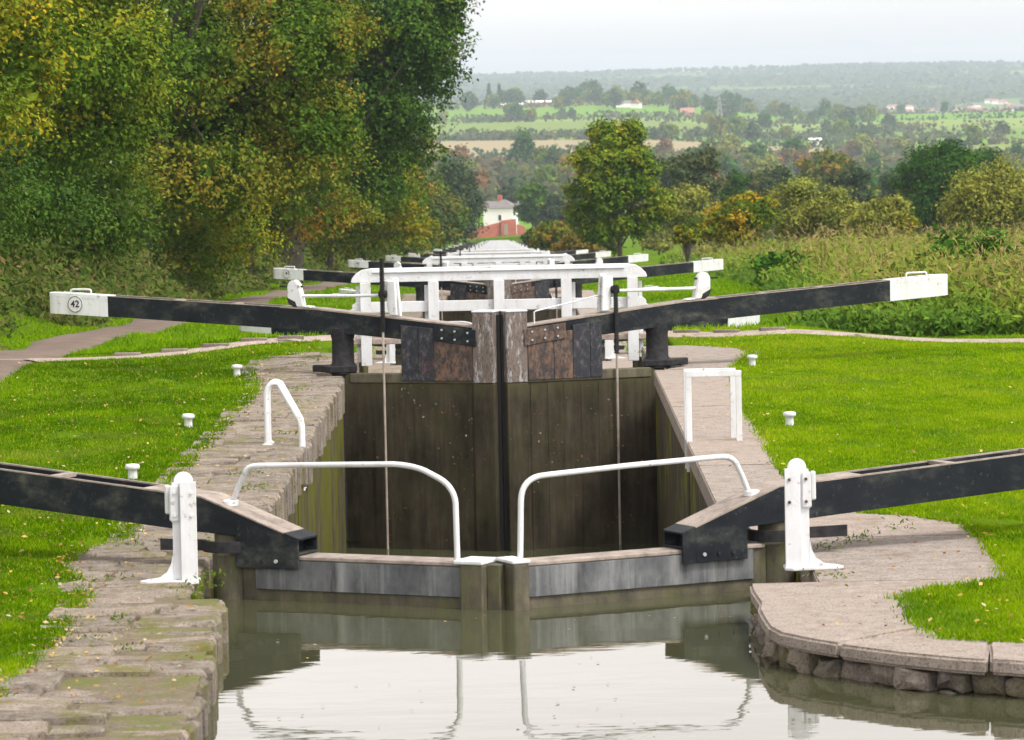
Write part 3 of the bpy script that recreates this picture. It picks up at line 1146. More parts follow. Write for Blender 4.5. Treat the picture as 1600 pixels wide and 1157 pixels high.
    # boards bolted over the beam near the mitre
    if s < 0: spans = [(0.362, 0.96, RUSTB), (0.965, 1.20, DARKB), (1.205, 1.47, DARKB)]
    else: spans = [(0.362, 0.76, RUSTB), (0.765, 1.06, RUSTB), (1.065, 1.33, DARKB), (1.335, 1.52, DARKB)]
    for q0, q1, m in spans:
        b = MB()
        b.prism([(q0, -0.09), (q0, zt(q0) - 0.17 if m is RUSTB else zt(q0) - 0.10), (q1, zt(q1) - 0.17 if m is RUSTB else zt(q1) - 0.10), (q1, -0.09)], 0.151, 0.185 + g.uniform(-0.004, 0.004))
        b.build('board', m, root, T, bevel=0.004)
    b = MB()
    b.prism([(0.34, 0.005), (0.34, zt(0.34) - 0.30), (1.42, zt(1.42) - 0.32), (1.42, 0.005)], 0.0, 0.148)
    b.build('backing_board', BLACK, root, T)
    b = MB()
    b.prism([(0.30, zt(0.3) - 0.29), (0.30, zt(0.3) - 0.045), (0.95, zt(0.95) - 0.045), (0.95, zt(0.95) - 0.27)], 0.186, 0.20)
    sp = b.build('strap_plate', BLACK if s < 0 else RUSTB, root, T, bevel=0.003)
    for q in (0.42, 0.62, 0.82):
        for dz in (-0.10, -0.22):
            b = MB()
            cz = zt(q) + dz
            b.prism([(q + 0.016 * math.cos(a), cz + 0.016 * math.sin(a)) for a in [math.pi / 3 * k for k in range(6)]], 0.2, 0.216)
            b.build('bolt', STEEL, sp, T)
    # paddle gear
    qr = 1.735
    zr0, zr1 = (0.62, 1.67) if s < 0 else (0.24, 1.22)
    gear = MB()
    qg = qr - 0.10 if s < 0 else qr - 0.10
    gear.prism([(qg - 0.12, zt(qg)), (qg - 0.075, 1.40), (qg + 0.03, 1.40), (qg + 0.05, zt(qg))], 0.0, 0.05)
    gear.prism([(qg - 0.10, zt(qg) + 0.02), (qg - 0.075, 1.36), (qg + 0.05, 1.36), (qg + 0.06, 1.0), (qg + 0.02, zt(qg) + 0.02)], 0.12, 0.16)
    gear.box(qg - 0.06, qg + 0.10, 0.04, 0.13, 1.06, 1.37)
    gb = gear.build('paddle_gear', W_WORN, root, T, bevel=0.012)
    b = MB()
    b.lathe(0, 0, [(0.045, -0.06), (0.055, -0.05), (0.055, 0.05), (0.045, 0.06)], 12)
    b.v = [(qr + v[2], 0.19 + v[0] * 0.8, 1.17 + v[1]) for v in b.v]
    b.build('pinion', IRON, gb, T, smooth=True)
    b = MB()
    z = zr0
    while z < zr1:
        b.box(qr - 0.028, qr + 0.028, 0.185, 0.245, z, z + 0.022)
        z += 0.036
    b.box(qr - 0.02, qr + 0.02, 0.19, 0.235, zr0, zr1 + 0.02)
    b.build('rack', IRON, gb, T)
    b = MB()
    b.tube([(qr, 0.215, zr0 + 0.1), (qr, 0.215, -3.0)], 0.019, 8)
    b.build('paddle_rod', RODM, root, T, smooth=True)
    b = MB()
    b.tube([(qr + 0.06, 0.15, 1.15), (qr + 0.4, 0.15, 1.145), (qr + 0.42, 0.15, 1.145), (3.10, 0.1, 1.14)], 0.024, 10)
    b.tube([(2.45, 0.13, 1.1435), (2.56, 0.13, 1.1432)], 0.032, 10)
    b.build('drive_shaft', W_PAINT, gb, T, smooth=True)
    b = MB()
    zb = zt(3.15)
    b.prism([(3.02, zb), (3.06, zb + 0.20), (3.09, zb + 0.33), (3.15, zb + 0.40), (3.23, zb + 0.39), (3.28, zb + 0.32), (3.28, zb + 0.14), (3.24, zb + 0.05), (3.16, zb), ], 0.02, 0.15)
    br = b.build('winding_bracket', W_RAIL, root, T, bevel=0.015, seg=2)
    b = MB()
    b.prism([(3.12, zb - 0.004), (3.15, zb + 0.08), (3.288, zb + 0.145), (3.25, zb + 0.045), (3.165, zb - 0.004)], 0.016, 0.154)
    b.build('bracket_base', IRON, br, T)
    b = MB()
    b.prism([(3.02, zb + 0.001), (3.02, zb + 0.02), (2.92, zb + 0.01), (2.90, zb - 0.005)], -0.02, 0.17)
    b.build('bracket_foot', W_WORN, br, T)
    b = MB()
    b.tube([(3.05, 0.09, zb + 0.30), (3.42, 0.09, zb + 0.305)], 0.015, 6)
    b.build('spindle', IRON, br, T)
    if s > 0:
        b = MB()
        b.tube([(0.50, 0.1, zt(0.5) - 0.01), (0.50, 0.1, 0.885), (0.53, 0.1, 0.90), (1.60, 0.05, 1.10)], 0.011, 6)
        b.build('grab_rail', W_PAINT, root, T)
    tag(root, label, 'lock gate')
    return root


def upper_gate(s, label):
    mit, heel = (0.0, 31.70), (2.3, 32.85)
    rl = (s * 2.3, 32.85, 0.0)
    root = empty('lock_gate', rl)
    T, L, d, nv = leaf_frame(s, mit, heel, rl)
    sl = 0.092 if s < 0 else 0.052
    qe, qi, qb, qs = (1.84, 1.97, 2.44, 2.77) if s < 0 else (1.58, 1.70, 2.20, 2.52)

    def zt(q): return 0.60 + sl * (q - qs) if q > qs else 0.60 - 0.36 * (qs - q)
    b = MB()
    b.box(0.12, 2.42, -0.14, 0.10, -3.0, 0.075)
    leaf = b.build('gate_leaf', MOSSW, root, T, bevel=0.01)
    b = MB()
    b.box(0.14, 2.40, -0.16, 0.125, 0.078, 0.115)
    b.build('top_plank', DUSTY, leaf, T, bevel=0.008)
    b = MB()
    b.box(0.335 if s < 0 else 0.15, 2.28, 0.101, 0.122, -0.175, 0.074)
    b.build('face_sheet', SHEET, leaf, T, bevel=0.003)
    b = MB()
    if s < 0: b.box(0.12, 0.33, -0.16, 0.165, -3.0, 0.10)
    else: b.box(0.0, 0.145, -0.16, 0.165, -3.0, 0.11)
    mp = b.build('mitre_post', MOSSW, root, T, bevel=0.012)
    b = MB()
    if s < 0: b.box(0.12, 0.385, -0.15, 0.17, 0.10, 0.135)
    else: b.box(-0.01, 0.155, -0.15, 0.17, 0.11, 0.142)
    b.build('post_cap', W_WORN, mp, T, bevel=0.008)
    if s < 0:
        b = MB()
        b.box(0.0, 0.12, -0.12, 0.09, -3.0, 0.10)
        b.build('mitre_timber', MOSSW, mp, T, bevel=0.006)
    b = MB()
    b.lathe(0, 0, [(0.17, -2.5), (0.17, 0.10), (0.15, 0.12), (0.15, 0.30)], 18)
    b.build('heel_post', MOSSW, root, smooth=True)
    # iron collar strap tied back to the coping
    b = MB()
    pts = [(0.25 * math.cos(a), 0.25 * math.sin(a)) for a in [math.pi * (1.0 + k / 14.0) for k in range(15)]]
    outer = [(-0.25, 0.25)] + pts + [(0.62, 0.16)]
    vs, fs = [], []
    for z0 in (0.13, 0.225):
        for r in (1.0, 0.86):
            for x, y in outer: vs.append((s * x * (r if abs(x) < 0.5 else 1), y * r - (0.02 if r < 1 and abs(x) > 0.5 else 0), z0))
    m_ = len(outer)
    for k in range(m_ - 1):
        a0, a1, b0, b1 = k, k + 1, m_ + k, m_ + k + 1
        c0, c1, e0, e1 = 2 * m_ + k, 2 * m_ + k + 1, 3 * m_ + k, 3 * m_ + k + 1
        fs += [(a0, a1, c1, c0), (b0, b1, e1, e0), (c0, c1, e1, e0), (a0, a1, b1, b0)]
    b.add(vs, fs)
    b.build('collar_strap', IRON, root)
    # beam with the dropped bracket end that grips the leaf
    tip = 6.95
    b = MB()
    b.prism([(qi, 0.005), (qi, zt(qi) - 0.012), (qs, zt(qs) - 0.012), (3.35, zt(3.35) - 0.012), (3.36, zt(3.36) - 0.09), (6.0, zt(6.0) - 0.09), (6.0, zt(6.0) - 0.31), (3.0, zt(3.0) - 0.31), (qb, 0.27), (qb, 0.005)], -0.17, 0.17)
    beam = b.build('balance_beam', BLACK, root, T, bevel=0.004)
    b = MB()
    for w0, w1 in ((-0.171, -0.152), (0.152, 0.171)):
        b.prism([(qe, 0.003), (qe, zt(qe)), (qi, zt(qi)), (qi, 0.003)], w0, w1)
    b.prism([(qe - 0.005, zt(qe) - 0.016), (qe - 0.005, zt(qe)), (qi, zt(qi)), (qi, zt(qi) - 0.016)], -0.152, 0.152)
    b.box(qe, qi, -0.152, 0.152, 0.128, 0.142)
    b.build('open_end', BLACK, beam, T)
    b = MB()
    for w0, w1 in ((-0.172, -0.135), (0.135, 0.172)):
        b.prism([(3.35, zt(3.35) - 0.1), (3.35, zt(3.35) - 0.012), (6.0, zt(6.0) - 0.012), (6.0, zt(6.0) - 0.1)], w0, w1)
    b.build('trough_side', BLACK, beam, T)
    b = MB()
    b.prism([(qi, zt(qi) - 0.010), (qi, zt(qi) + 0.002), (qs, zt(qs) + 0.002), (3.35, zt(3.35) + 0.002), (3.35, zt(3.35) - 0.012), (qs, zt(qs) - 0.012)], -0.173, 0.173)
    for w0, w1 in ((-0.174, -0.145), (0.145, 0.174)):
        b.prism([(3.35, zt(3.35) - 0.010), (3.35, zt(3.35) + 0.002), (6.0, zt(6.0) + 0.002), (6.0, zt(6.0) - 0.010)], w0, w1)
    for q in (4.25, 5.2):
        b.prism([(q - 0.05, zt(q) - 0.03), (q - 0.05, zt(q) + 0.003), (q + 0.05, zt(q) + 0.003), (q + 0.05, zt(q) - 0.03)], -0.146, 0.146)
    b.build('beam_top', DUSTY, beam, T)
    for q in (qi + 0.08, qi + 0.22, qi + 0.36):
        k = MB()
        k.prism([(q + 0.017 * math.cos(a), 0.07 + 0.017 * math.sin(a)) for a in [math.pi / 3 * j for j in range(6)]], 0.17, 0.184)
        k.build('bolt', STEEL if q < qi + 0.1 else IRON, beam, T)
    b = MB()
    n = 8
    st = [(6.0, -0.172), (tip - 0.17, -0.172)] + [(tip - 0.17 + 0.17 * math.sin(a), -0.172 * math.cos(a)) for a in [math.pi * k / n for k in range(1, n)]] + [(tip - 0.17, 0.172), (6.0, 0.172)]
    b.slab(st, lambda q, w: zt(q), lambda q, w: zt(q) - 0.31)
    we = b.build('white_end', W_PAINT, beam, T, smooth=True)
    b = MB()
    b.tube([(6.3, 0.1, zt(6.3) - 0.02), (6.3, 0.1, zt(6.3) + 0.06), (6.34, 0.1, zt(6.3) + 0.07), (6.6, 0.1, zt(6.6) + 0.07), (6.64, 0.1, zt(6.6) + 0.06), (6.64, 0.1, zt(6.6) - 0.02)], 0.014, 8)
    b.build('handle', W_PAINT, we, T, smooth=True)
    # white tubular handrail from the beam to the mitre post cap
    c = 1.0 / d[0] * s
    if s < 0:
        Q = lambda X: X * abs(c)
        pts = [Vector((Q(2.29), 0.03, 0.50)), Vector((Q(2.20), 0.04, 0.70))] + arc_pts((Q(2.14), 0.06, 0.80), (Q(2.12), 0.06, 0.855), (Q(2.02), 0.06, 0.86), 5) + [Vector((Q(1.4), 0.08, 0.885))] + \
            arc_pts((Q(0.85), 0.1, 0.905), (Q(0.70), 0.1, 0.90), (Q(0.60), 0.1, 0.86), 5) + arc_pts((Q(0.50), 0.1, 0.81), (Q(0.36), 0.1, 0.745), (Q(0.345), 0.1, 0.60), 8) + [Vector((Q(0.34), 0.1, 0.13))]
    else:
        Q = lambda X: X * abs(c)
        pts = [Vector((Q(2.08), 0.03, 0.48)), Vector((Q(2.0), 0.04, 0.68))] + arc_pts((Q(1.95), 0.05, 0.78), (Q(1.92), 0.05, 0.865), (Q(1.80), 0.05, 0.865), 6) + [Vector((Q(1.0), 0.08, 0.845)), Vector((Q(0.4), 0.1, 0.82))] + \
            arc_pts((Q(0.30), 0.1, 0.815), (Q(0.11), 0.1, 0.81), (Q(0.10), 0.1, 0.62), 8) + [Vector((Q(0.085), 0.1, 0.13))]
    b = MB()
    b.tube(pts, 0.0245, 10)
    rail = b.build('handrail', W_RAIL, root, T, smooth=True)
    b = MB()
    p0 = pts[0]
    b.prism([(p0[0] + 0.07 * math.cos(a), p0[1] + 0.07 * math.sin(a)) for a in [2 * math.pi * k / 12 for k in range(12)]], zt(p0[0]) - 0.02, zt(p0[0]) + 0.035, 'xy')
    b.build('rail_foot', W_WORN, rail, T, bevel=0.008)
    tag(root, label, 'lock gate')
    return root


LG = {-1: lower_gate(-1, 'left bottom gate of the near lock, beam end numbered 42', '42'),
      1: lower_gate(1, 'right bottom gate of the near lock, white beam end over the weeds')}
UG = {-1: upper_gate(-1, 'left top gate in the foreground, black beam leaving the picture on the left'),
      1: upper_gate(1, 'right top gate in the foreground, black beam leaving the picture on the right')}


def beam_post(s, label):
    """white steel post on the coping that guides the top gate's beam"""
    loc = (s * 2.62, 31.72, 0.0) if s < 0 else (2.42, 31.8, 0.0)
    root = empty('beam_post', loc)
    m = -s                                   # +1: inner flange to the right
    def T(x, y, z): return (m * x, y, z)
    b = MB()
    b.box(-0.005, 0.118, -0.075, -0.055, 0.0, 0.83)
    b.build('front_flange', W_PAINT, root, T, bevel=0.004)
    b = MB()
    b.box(-0.012, 0.004, -0.074, 0.09, 0.012, 0.825)
    b.build('web', W_PAINT, root, T)
    b = MB()
    b.box(-0.085, -0.012, -0.01, 0.01, 0.0, 0.82)
    b.build('side_flange', W_PAINT, root, T, bevel=0.003)
    b = MB()
    b.prism([(-0.085, 0.24), (-0.085, 0.02), (-0.30, 0.02), (-0.28, 0.03), (-0.20, 0.042), (-0.14, 0.085), (-0.105, 0.15)], -0.012, 0.012)
    b.build('gusset', W_PAINT, root, T)
    b = MB()
    b.prism([(-0.36, -0.03), (-0.30, -0.07), (-0.05, -0.11), (0.06, -0.14), (0.125, -0.10), (0.125, 0.12), (-0.30, 0.10)], -0.005, 0.022, 'xy')
    b.build('base_plate', W_WORN, root, T, bevel=0.005)
    b = MB()
    b.box(-0.105, -0.022, -0.035, -0.012, 0.50, 0.80)
    cp = b.build('clamp_plate', W_PAINT, root, T, bevel=0.012, seg=2)
    b = MB()
    b.box(-0.145, -0.10, 0.01, 0.05, 0.56, 0.80)
    b.build('packing_block', W_WORN, root, T, bevel=0.012)
    b = MB()
    b.prism([(0.01 + 0.078 * math.cos(a), 0.83 + 0.075 * math.sin(a)) for a in [math.pi * k / 14 for k in range(15)]] + [(-0.068, 0.60), (0.088, 0.60)], 0.012, 0.034)
    b.build('rounded_plate', W_PAINT, root, T, bevel=0.004)
    for x, z, y in ((-0.06, 0.74, -0.035), (-0.06, 0.555, -0.035), (0.08, 0.74, -0.075), (0.08, 0.555, -0.075)):
        b = MB()
        b.prism([(x + 0.014 * math.cos(a), z + 0.014 * math.sin(a)) for a in [math.pi / 3 * j for j in range(6)]], y - 0.013, y)
        b.build('bolt', W_WORN if s < 0 else RUSTB, root, T)
    return tag(root, label, 'post')


BP = {-1: beam_post(-1, 'white steel post in front of the left foreground beam'), 1: beam_post(1, 'white steel post with rusty bolts in front of the right foreground beam')}


def footbridge(label):
    root = empty('footbridge', (0, 62.5, 0))
    b = MB()
    b.box(-2.35, 2.35, -0.06, 1.6, 0.09, 0.18)
    b.build('deck', PALES, root, bevel=0.01)
    for yy in (0.0,):
        b = MB()
        pr = [(-2.37, 1.10), (-2.35, 1.16), (-2.29, 1.23), (-2.2, 1.285), (-2.05, 1.31), (2.05, 1.31), (2.2, 1.285), (2.29, 1.23), (2.36, 1.16), (2.38, 1.10), (2.36, 1.085), (-2.35, 1.085)]
        b.prism(pr, yy - 0.06, yy + 0.06)
        tr = b.build('top_rail', W_PAINT, root, bevel=0.006)
        b = MB()
        b.box(-2.02, 2.02, yy - 0.085, yy + 0.085, 1.235, 1.262)
        b.build('rail_moulding', W_PAINT, tr, bevel=0.005)
        b = MB()
        b.prism([(-2.42, 0.60), (-2.42, 0.64), (-2.36, 0.66), (-2.36, 0.72), (-2.30, 0.77), (2.30, 0.77), (2.36, 0.72), (2.36, 0.66), (2.42, 0.64), (2.42, 0.60)], yy - 0.03, yy + 0.03)
        b.build('lower_rail', W_PAINT, root, bevel=0.005)
        for x in (-2.14, -1.05, 0.0, 1.08, 2.14):
            b = MB()
            b.box(x - 0.085, x + 0.085, yy - 0.105, yy - 0.062, -0.25 if abs(x) > 2 else 0.0, 1.085)
            b.build('post', W_PAINT, root, bevel=0.005)
            if abs(x) > 1:
                b = MB()
                xx = x + (0.13 if x > 0 else -0.13) * (1 if abs(x) > 2 else 0.9)
                b.box(xx - 0.03, xx + 0.03, yy + 0.07, yy + 0.13, -0.2 if abs(x) > 2 else 0.0, 1.02)
                b.build('brace', W_PAINT, root, bevel=0.004)
    return tag(root, label, 'footbridge')


FB = footbridge('white timber footbridge just beyond the gates numbered 42')

for s_ in (-1, 1):
    tag(LG[s_], group='bottom gates down the flight')
    tag(UG[s_], group='top gates down the flight')
    tag(BP[s_], group='white beam posts down the flight')
tag(FB, group='white footbridges down the flight')
index_kids()
ORD = ['', 'second', 'third', 'fourth', 'fifth', 'sixth', 'seventh', 'eighth', 'ninth', 'tenth', 'eleventh', 'twelfth', 'thirteenth', 'fourteenth']
FAR_KEEP_G = {'gate_leaf', 'mitre_post', 'heel_post', 'balance_beam', 'beam_top', 'white_end', 'trough_side', 'paddle_gear', 'rack', 'winding_bracket', 'drive_shaft', 'board', 'face_sheet'}
FAR_KEEP_B = {'deck', 'top_rail', 'lower_rail', 'post'}
for n_ in range(1, NLOCK):
    keep = None if n_ < 4 else FAR_KEEP_G
    for s, side in ((-1, 'left'), (1, 'right')):
        o = copy_tree(LG[s], None, keep)
        o.location = (s * 2.3, 57.0 + SP * n_, CL[n_])
        tag(o, '%s bottom gate of the %s lock away from the camera' % (side, ORD[n_]), 'lock gate', 'bottom gates down the flight')
        o = copy_tree(UG[s], None, keep)
        o.location = (s * 2.3, 32.85 + SP * n_, CL[n_])
        tag(o, '%s top gate of the %s lock away from the camera' % (side, ORD[n_]), 'lock gate', 'top gates down the flight')
        if n_ < 6:
            o = copy_tree(BP[s], None, None if n_ < 2 else {'front_flange', 'side_flange', 'web'})
            o.location = (s * 2.55, 31.75 + SP * n_, CL[n_])
            tag(o, '%s white beam post at the head of the %s lock away from the camera' % (side, ORD[n_]), 'post', 'white beam posts down the flight')
    o = copy_tree(FB, None, None if n_ < 4 else FAR_KEEP_B)
    o.location = (0, 62.5 + SP * n_, CL[n_])
    tag(o, 'white timber footbridge, %s in the row away from the camera' % ORD[n_], 'footbridge', 'white footbridges down the flight')
# the numbers on the copies
for o in list(bpy.data.objects):
    if o.name.split('.')[0] == 'number' and o.name != 'number':
        r_ = o
        while r_.parent: r_ = r_.parent
        k_ = int(round((r_.location.y - 57.0) / SP))
        src = o.data
        me = text_mesh(str(42 - k_), 0.125 * 1.15)
        a_ = np.array([v.co[:] for v in src.vertices]).mean(0)
        n0 = Vector((-0.3645, -0.9312, 0)).normalized()
        right = Vector((-n0.y, n0.x, 0)).normalized()
        mt = Matrix.Identity(4)
        for i in range(3):
            mt[i][0], mt[i][1], mt[i][2], mt[i][3] = right[i], (0, 0, 1)[i], n0[i], a_[i]
        me.transform(mt)
        o.data = me

# ------------------------------------------------------------------ small lockside things


def bollard(x, y, label, lean=0.0):
    b = MB()
    b.lathe(0, 0, [(0.052, -0.04), (0.050, 0.02), (0.047, 0.085), (0.052, 0.10)], 18)
    root = empty('mooring_bollard', (x, y, float(ground_z(x, y)) + 0.015))
    b.build('stem', W_RAIL, root, smooth=True)
    b = MB()
    b.lathe(0, 0, [(0.070, 0.097), (0.078, 0.108), (0.078, 0.13), (0.068, 0.146), (0.03, 0.152)], 18)
    b.build('cap', W_RAIL, root, smooth=True)
    root.rotation_euler = (lean, lean * 0.5, 0)
    tag(root, label, 'bollard', 'white mooring bollards beside the lock')


bollard(-3.85, 56.87, 'white mooring bollard on left lawn, farthest from the camera')
bollard(-3.83, 47.55, 'white mooring bollard on left lawn, middle of three', 0.05)
bollard(-3.89, 40.86, 'white mooring bollard on left lawn, showing just above the foreground beam')
bollard(3.67, 56.69, 'white mooring bollard on right lawn, the farther of two')
bollard(3.41, 46.02, 'white mooring bollard on right lawn, the nearer of two')


def grab_hoop_left():
    root = empty('grab_rail', (-2.7, 44.8, 0))
    for k, dy in enumerate((0.0, -0.38)):
        pts = [Vector((0.0, 0.3 + dy, -0.02)), Vector((0.0, 0.3 + dy, 0.56))] + arc_pts((0.0, 0.3 + dy, 0.58), (0.02, 0.3 + dy, 0.77), (0.15, 0.3 + dy, 0.70), 6) + \
            [Vector((0.39, 0.0 + dy * 0.8, 0.30)), Vector((0.405, -0.02 + dy * 0.8, 0.22)), Vector((0.41, -0.02 + dy * 0.8, -0.5))]
        b = MB()
        b.tube(pts, 0.030, 10)
        b.build('rail', W_WORN if k else W_PAINT, root, smooth=True)
        b = MB()
        b.lathe(0.0, 0.3 + dy, [(0.06, -0.01), (0.06, 0.02), (0.03, 0.03)], 12)
        b.build('foot', W_WORN, root)
    tag(root, 'white tubular ladder hoop sloping over the mossy left coping', 'grab rail')


grab_hoop_left()


def grab_hoop_right():
    root = empty('grab_rail', (2.4, 44.3, 0))
    for k, (y, x1) in enumerate(((-0.12, 0.30), (0.28, 0.26))):
        h = 0.80
        for x in (-0.27, x1):
            b = MB()
            b.box(x - 0.033, x + 0.033, y - 0.012, y + 0.012, -0.02 if x > 0 else -0.35, h - 0.07)
            b.build('upright', W_WORN, root, bevel=0.004)
        b = MB()
        b.box(-0.305, x1 + 0.033, y - 0.014, y + 0.014, h - 0.068, h)
        b.build('top_bar', W_WORN, root, bevel=0.004)
    tag(root, 'square white ladder hoop of flat bars on the right coping', 'grab rail')


grab_hoop_right()

# raised foothold bricks on the gate-pushing paths
gg = random.Random(3)
FOOT = {}
for k_, (x, y) in enumerate([(-6.1, 63.75), (-5.35, 64.0), (-4.7, 64.4), (-4.1, 64.9), (-3.5, 65.2), (3.1, 64.6), (3.75, 64.35), (4.5, 64.2)]):
    root = FOOT.setdefault(x < 0, None)
    if root is None:
        root = empty('foothold_row', (x, y, float(ground_z(x, y))))
        tag(root, 'row of raised foothold bricks on the %s stone path' % ('left' if x < 0 else 'right'), 'foothold bricks')
        FOOT[x < 0] = root
    b = MB()
    b.box(-0.22, 0.22, -0.06, 0.06, -0.05, 0.10)
    o = b.build('brick', STONE, root, bevel=0.01)
    o.location = Vector((x, y, float(ground_z(x, y)))) - root.location
    o.rotation_euler = (0, 0, gg.uniform(-0.3, 0.3))

# ------------------------------------------------------------------ foliage
GREEN = np.array([(0.018, 0.050, 0.010), (0.032, 0.075, 0.012), (0.055, 0.105, 0.016)])
OAK = np.array([(0.022, 0.048, 0.014), (0.034, 0.070, 0.018), (0.055, 0.095, 0.022), (0.10, 0.085, 0.018)])
OLIVE = np.array([(0.035, 0.065, 0.010), (0.065, 0.095, 0.014), (0.115, 0.125, 0.018), (0.22, 0.155, 0.018)])
YELLOW = np.array([(0.045, 0.080, 0.010), (0.095, 0.120, 0.012), (0.21, 0.155, 0.014), (0.30, 0.165, 0.016)])
HAZEL = np.array([(0.030, 0.062, 0.010), (0.058, 0.092, 0.014), (0.115, 0.105, 0.022), (0.22, 0.11, 0.03)])
RUST = np.array([(0.10, 0.055, 0.02), (0.16, 0.075, 0.022), (0.20, 0.11, 0.025), (0.09, 0.085, 0.02)])
WILLOW = np.array([(0.11, 0.125, 0.05), (0.155, 0.155, 0.06), (0.20, 0.185, 0.06), (0.145, 0.16, 0.06)])  # lightened and blued: haze of the middle distance mixed into leaf colour
DEEP = np.array([(0.014, 0.042, 0.010), (0.022, 0.060, 0.012), (0.034, 0.078, 0.014), (0.05, 0.09, 0.016)])
BLUEG = np.array([(0.030, 0.055, 0.022), (0.045, 0.075, 0.026), (0.07, 0.095, 0.028), (0.10, 0.10, 0.03)])
OAK, OLIVE, YELLOW, HAZEL, DEEP, WILLOW = (P_ * np.array([1.30, 1.42, 0.6]) for P_ in (OAK, OLIVE, YELLOW, HAZEL, DEEP, WILLOW))


def pal(P, t):
    t = np.clip(t, 0, 0.999) * (len(P) - 1)
    i = t.astype(int)
    f = (t - i)[:, None]
    return P[i] * (1 - f) + P[i + 1] * f


def leaf_quads(C, Nrm, size, g, up_bias=0.0, asp=0.62):
    """kite-shaped leaves at C with normals Nrm"""
    n = len(C)
    Nrm = Nrm / (np.linalg.norm(Nrm, axis=1, keepdims=True) + 1e-9)
    a = g.normal(size=(n, 3))
    a[:, 2] -= up_bias
    a -= (a * Nrm).sum(1, keepdims=True) * Nrm
    a /= np.linalg.norm(a, axis=1, keepdims=True) + 1e-9
    b = np.cross(Nrm, a)
    s = size[:, None]
    V = np.stack([C - a * s * 0.5, C + b * s * asp * 0.5 - a * s * 0.05 + Nrm * s * 0.06, C + a * s * 0.5, C - b * s * asp * 0.5 - a * s * 0.05 + Nrm * s * 0.06], 1)
    F_ = np.arange(n * 4).reshape(n, 4)
    return V.reshape(-1, 3), F_


def crown_arrays(lobes, ntwig, per, leaf, P, seed, hue=0.35, spread=0.45, droop=0.35, shell=(0.62, 1.04), fill=0.12, contrast=0.5, nscale=3.0, zlim=1e9):
    g = np.random.default_rng(seed)
    Lh = np.array([l[6] if len(l) > 6 else 0.0 for l in lobes])
    Lb = np.array([l[:6] for l in lobes], dtype=float)
    wgt = (Lb[:, 3] * Lb[:, 4] + Lb[:, 3] * Lb[:, 5] + Lb[:, 4] * Lb[:, 5])
    li = g.choice(len(Lb), ntwig, p=wgt / wgt.sum())
    o = g.normal(size=(ntwig, 3))
    o /= np.linalg.norm(o, axis=1, keepdims=True)
    bump = Noise3(seed + 1, 1.1)
    rr_ = g.uniform(shell[0], shell[1], ntwig) ** 0.7
    rr_ *= 1 + 0.16 * bump(o * 2.0 + li[:, None] * 3.1)
    C = Lb[li, :3] + o * Lb[li, 3:6] * rr_[:, None]
    # gaps: thin out twigs where a noise field is low
    gap = Noise3(seed + 2, nscale * 0.55)(C)
    keep = gap > -0.75 + 0.25 * g.normal(size=ntwig)
    keep &= (C[:, 2] < zlim) | (g.random(ntwig) < 0.3)
    C, o = C[keep], o[keep]
    nt = len(C)
    tw = o * 0.7 + g.normal(0, 0.45, (nt, 3))
    tw[:, 2] -= droop
    tw /= np.linalg.norm(tw, axis=1, keepdims=True)
    tt = g.uniform(-0.5, 0.7, (nt, per, 1)) * spread * 2
    Lc = C[:, None, :] + tw[:, None, :] * tt + g.normal(0, spread * 0.28, (nt, per, 3))
    Nn = o[:, None, :] * 0.7 + np.array([0, 0, 0.55]) + g.normal(0, 0.55, (nt, per, 3))
    hn = np.tanh(2.2 * Noise3(seed + 3, nscale)(C)) * 1.1
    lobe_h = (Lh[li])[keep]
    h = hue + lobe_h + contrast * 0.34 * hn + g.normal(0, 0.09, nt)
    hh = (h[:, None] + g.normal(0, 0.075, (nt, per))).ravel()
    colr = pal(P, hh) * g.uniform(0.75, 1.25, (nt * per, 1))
    sz = leaf * g.uniform(0.6, 1.35, nt * per)
    V, F_ = leaf_quads(Lc.reshape(-1, 3), Nn.reshape(-1, 3), sz, g, 0.5)
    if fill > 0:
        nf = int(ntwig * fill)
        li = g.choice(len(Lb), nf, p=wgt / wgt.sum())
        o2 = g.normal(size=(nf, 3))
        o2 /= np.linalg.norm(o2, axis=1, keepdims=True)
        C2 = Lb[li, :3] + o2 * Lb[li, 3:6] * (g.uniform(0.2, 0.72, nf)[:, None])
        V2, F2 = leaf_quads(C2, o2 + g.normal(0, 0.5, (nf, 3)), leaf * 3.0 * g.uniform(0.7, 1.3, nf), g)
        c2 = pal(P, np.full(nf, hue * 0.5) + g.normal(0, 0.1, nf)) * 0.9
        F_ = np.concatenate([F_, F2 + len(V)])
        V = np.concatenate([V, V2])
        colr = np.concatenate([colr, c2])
    return V, F_, np.repeat(colr, 4, axis=0)


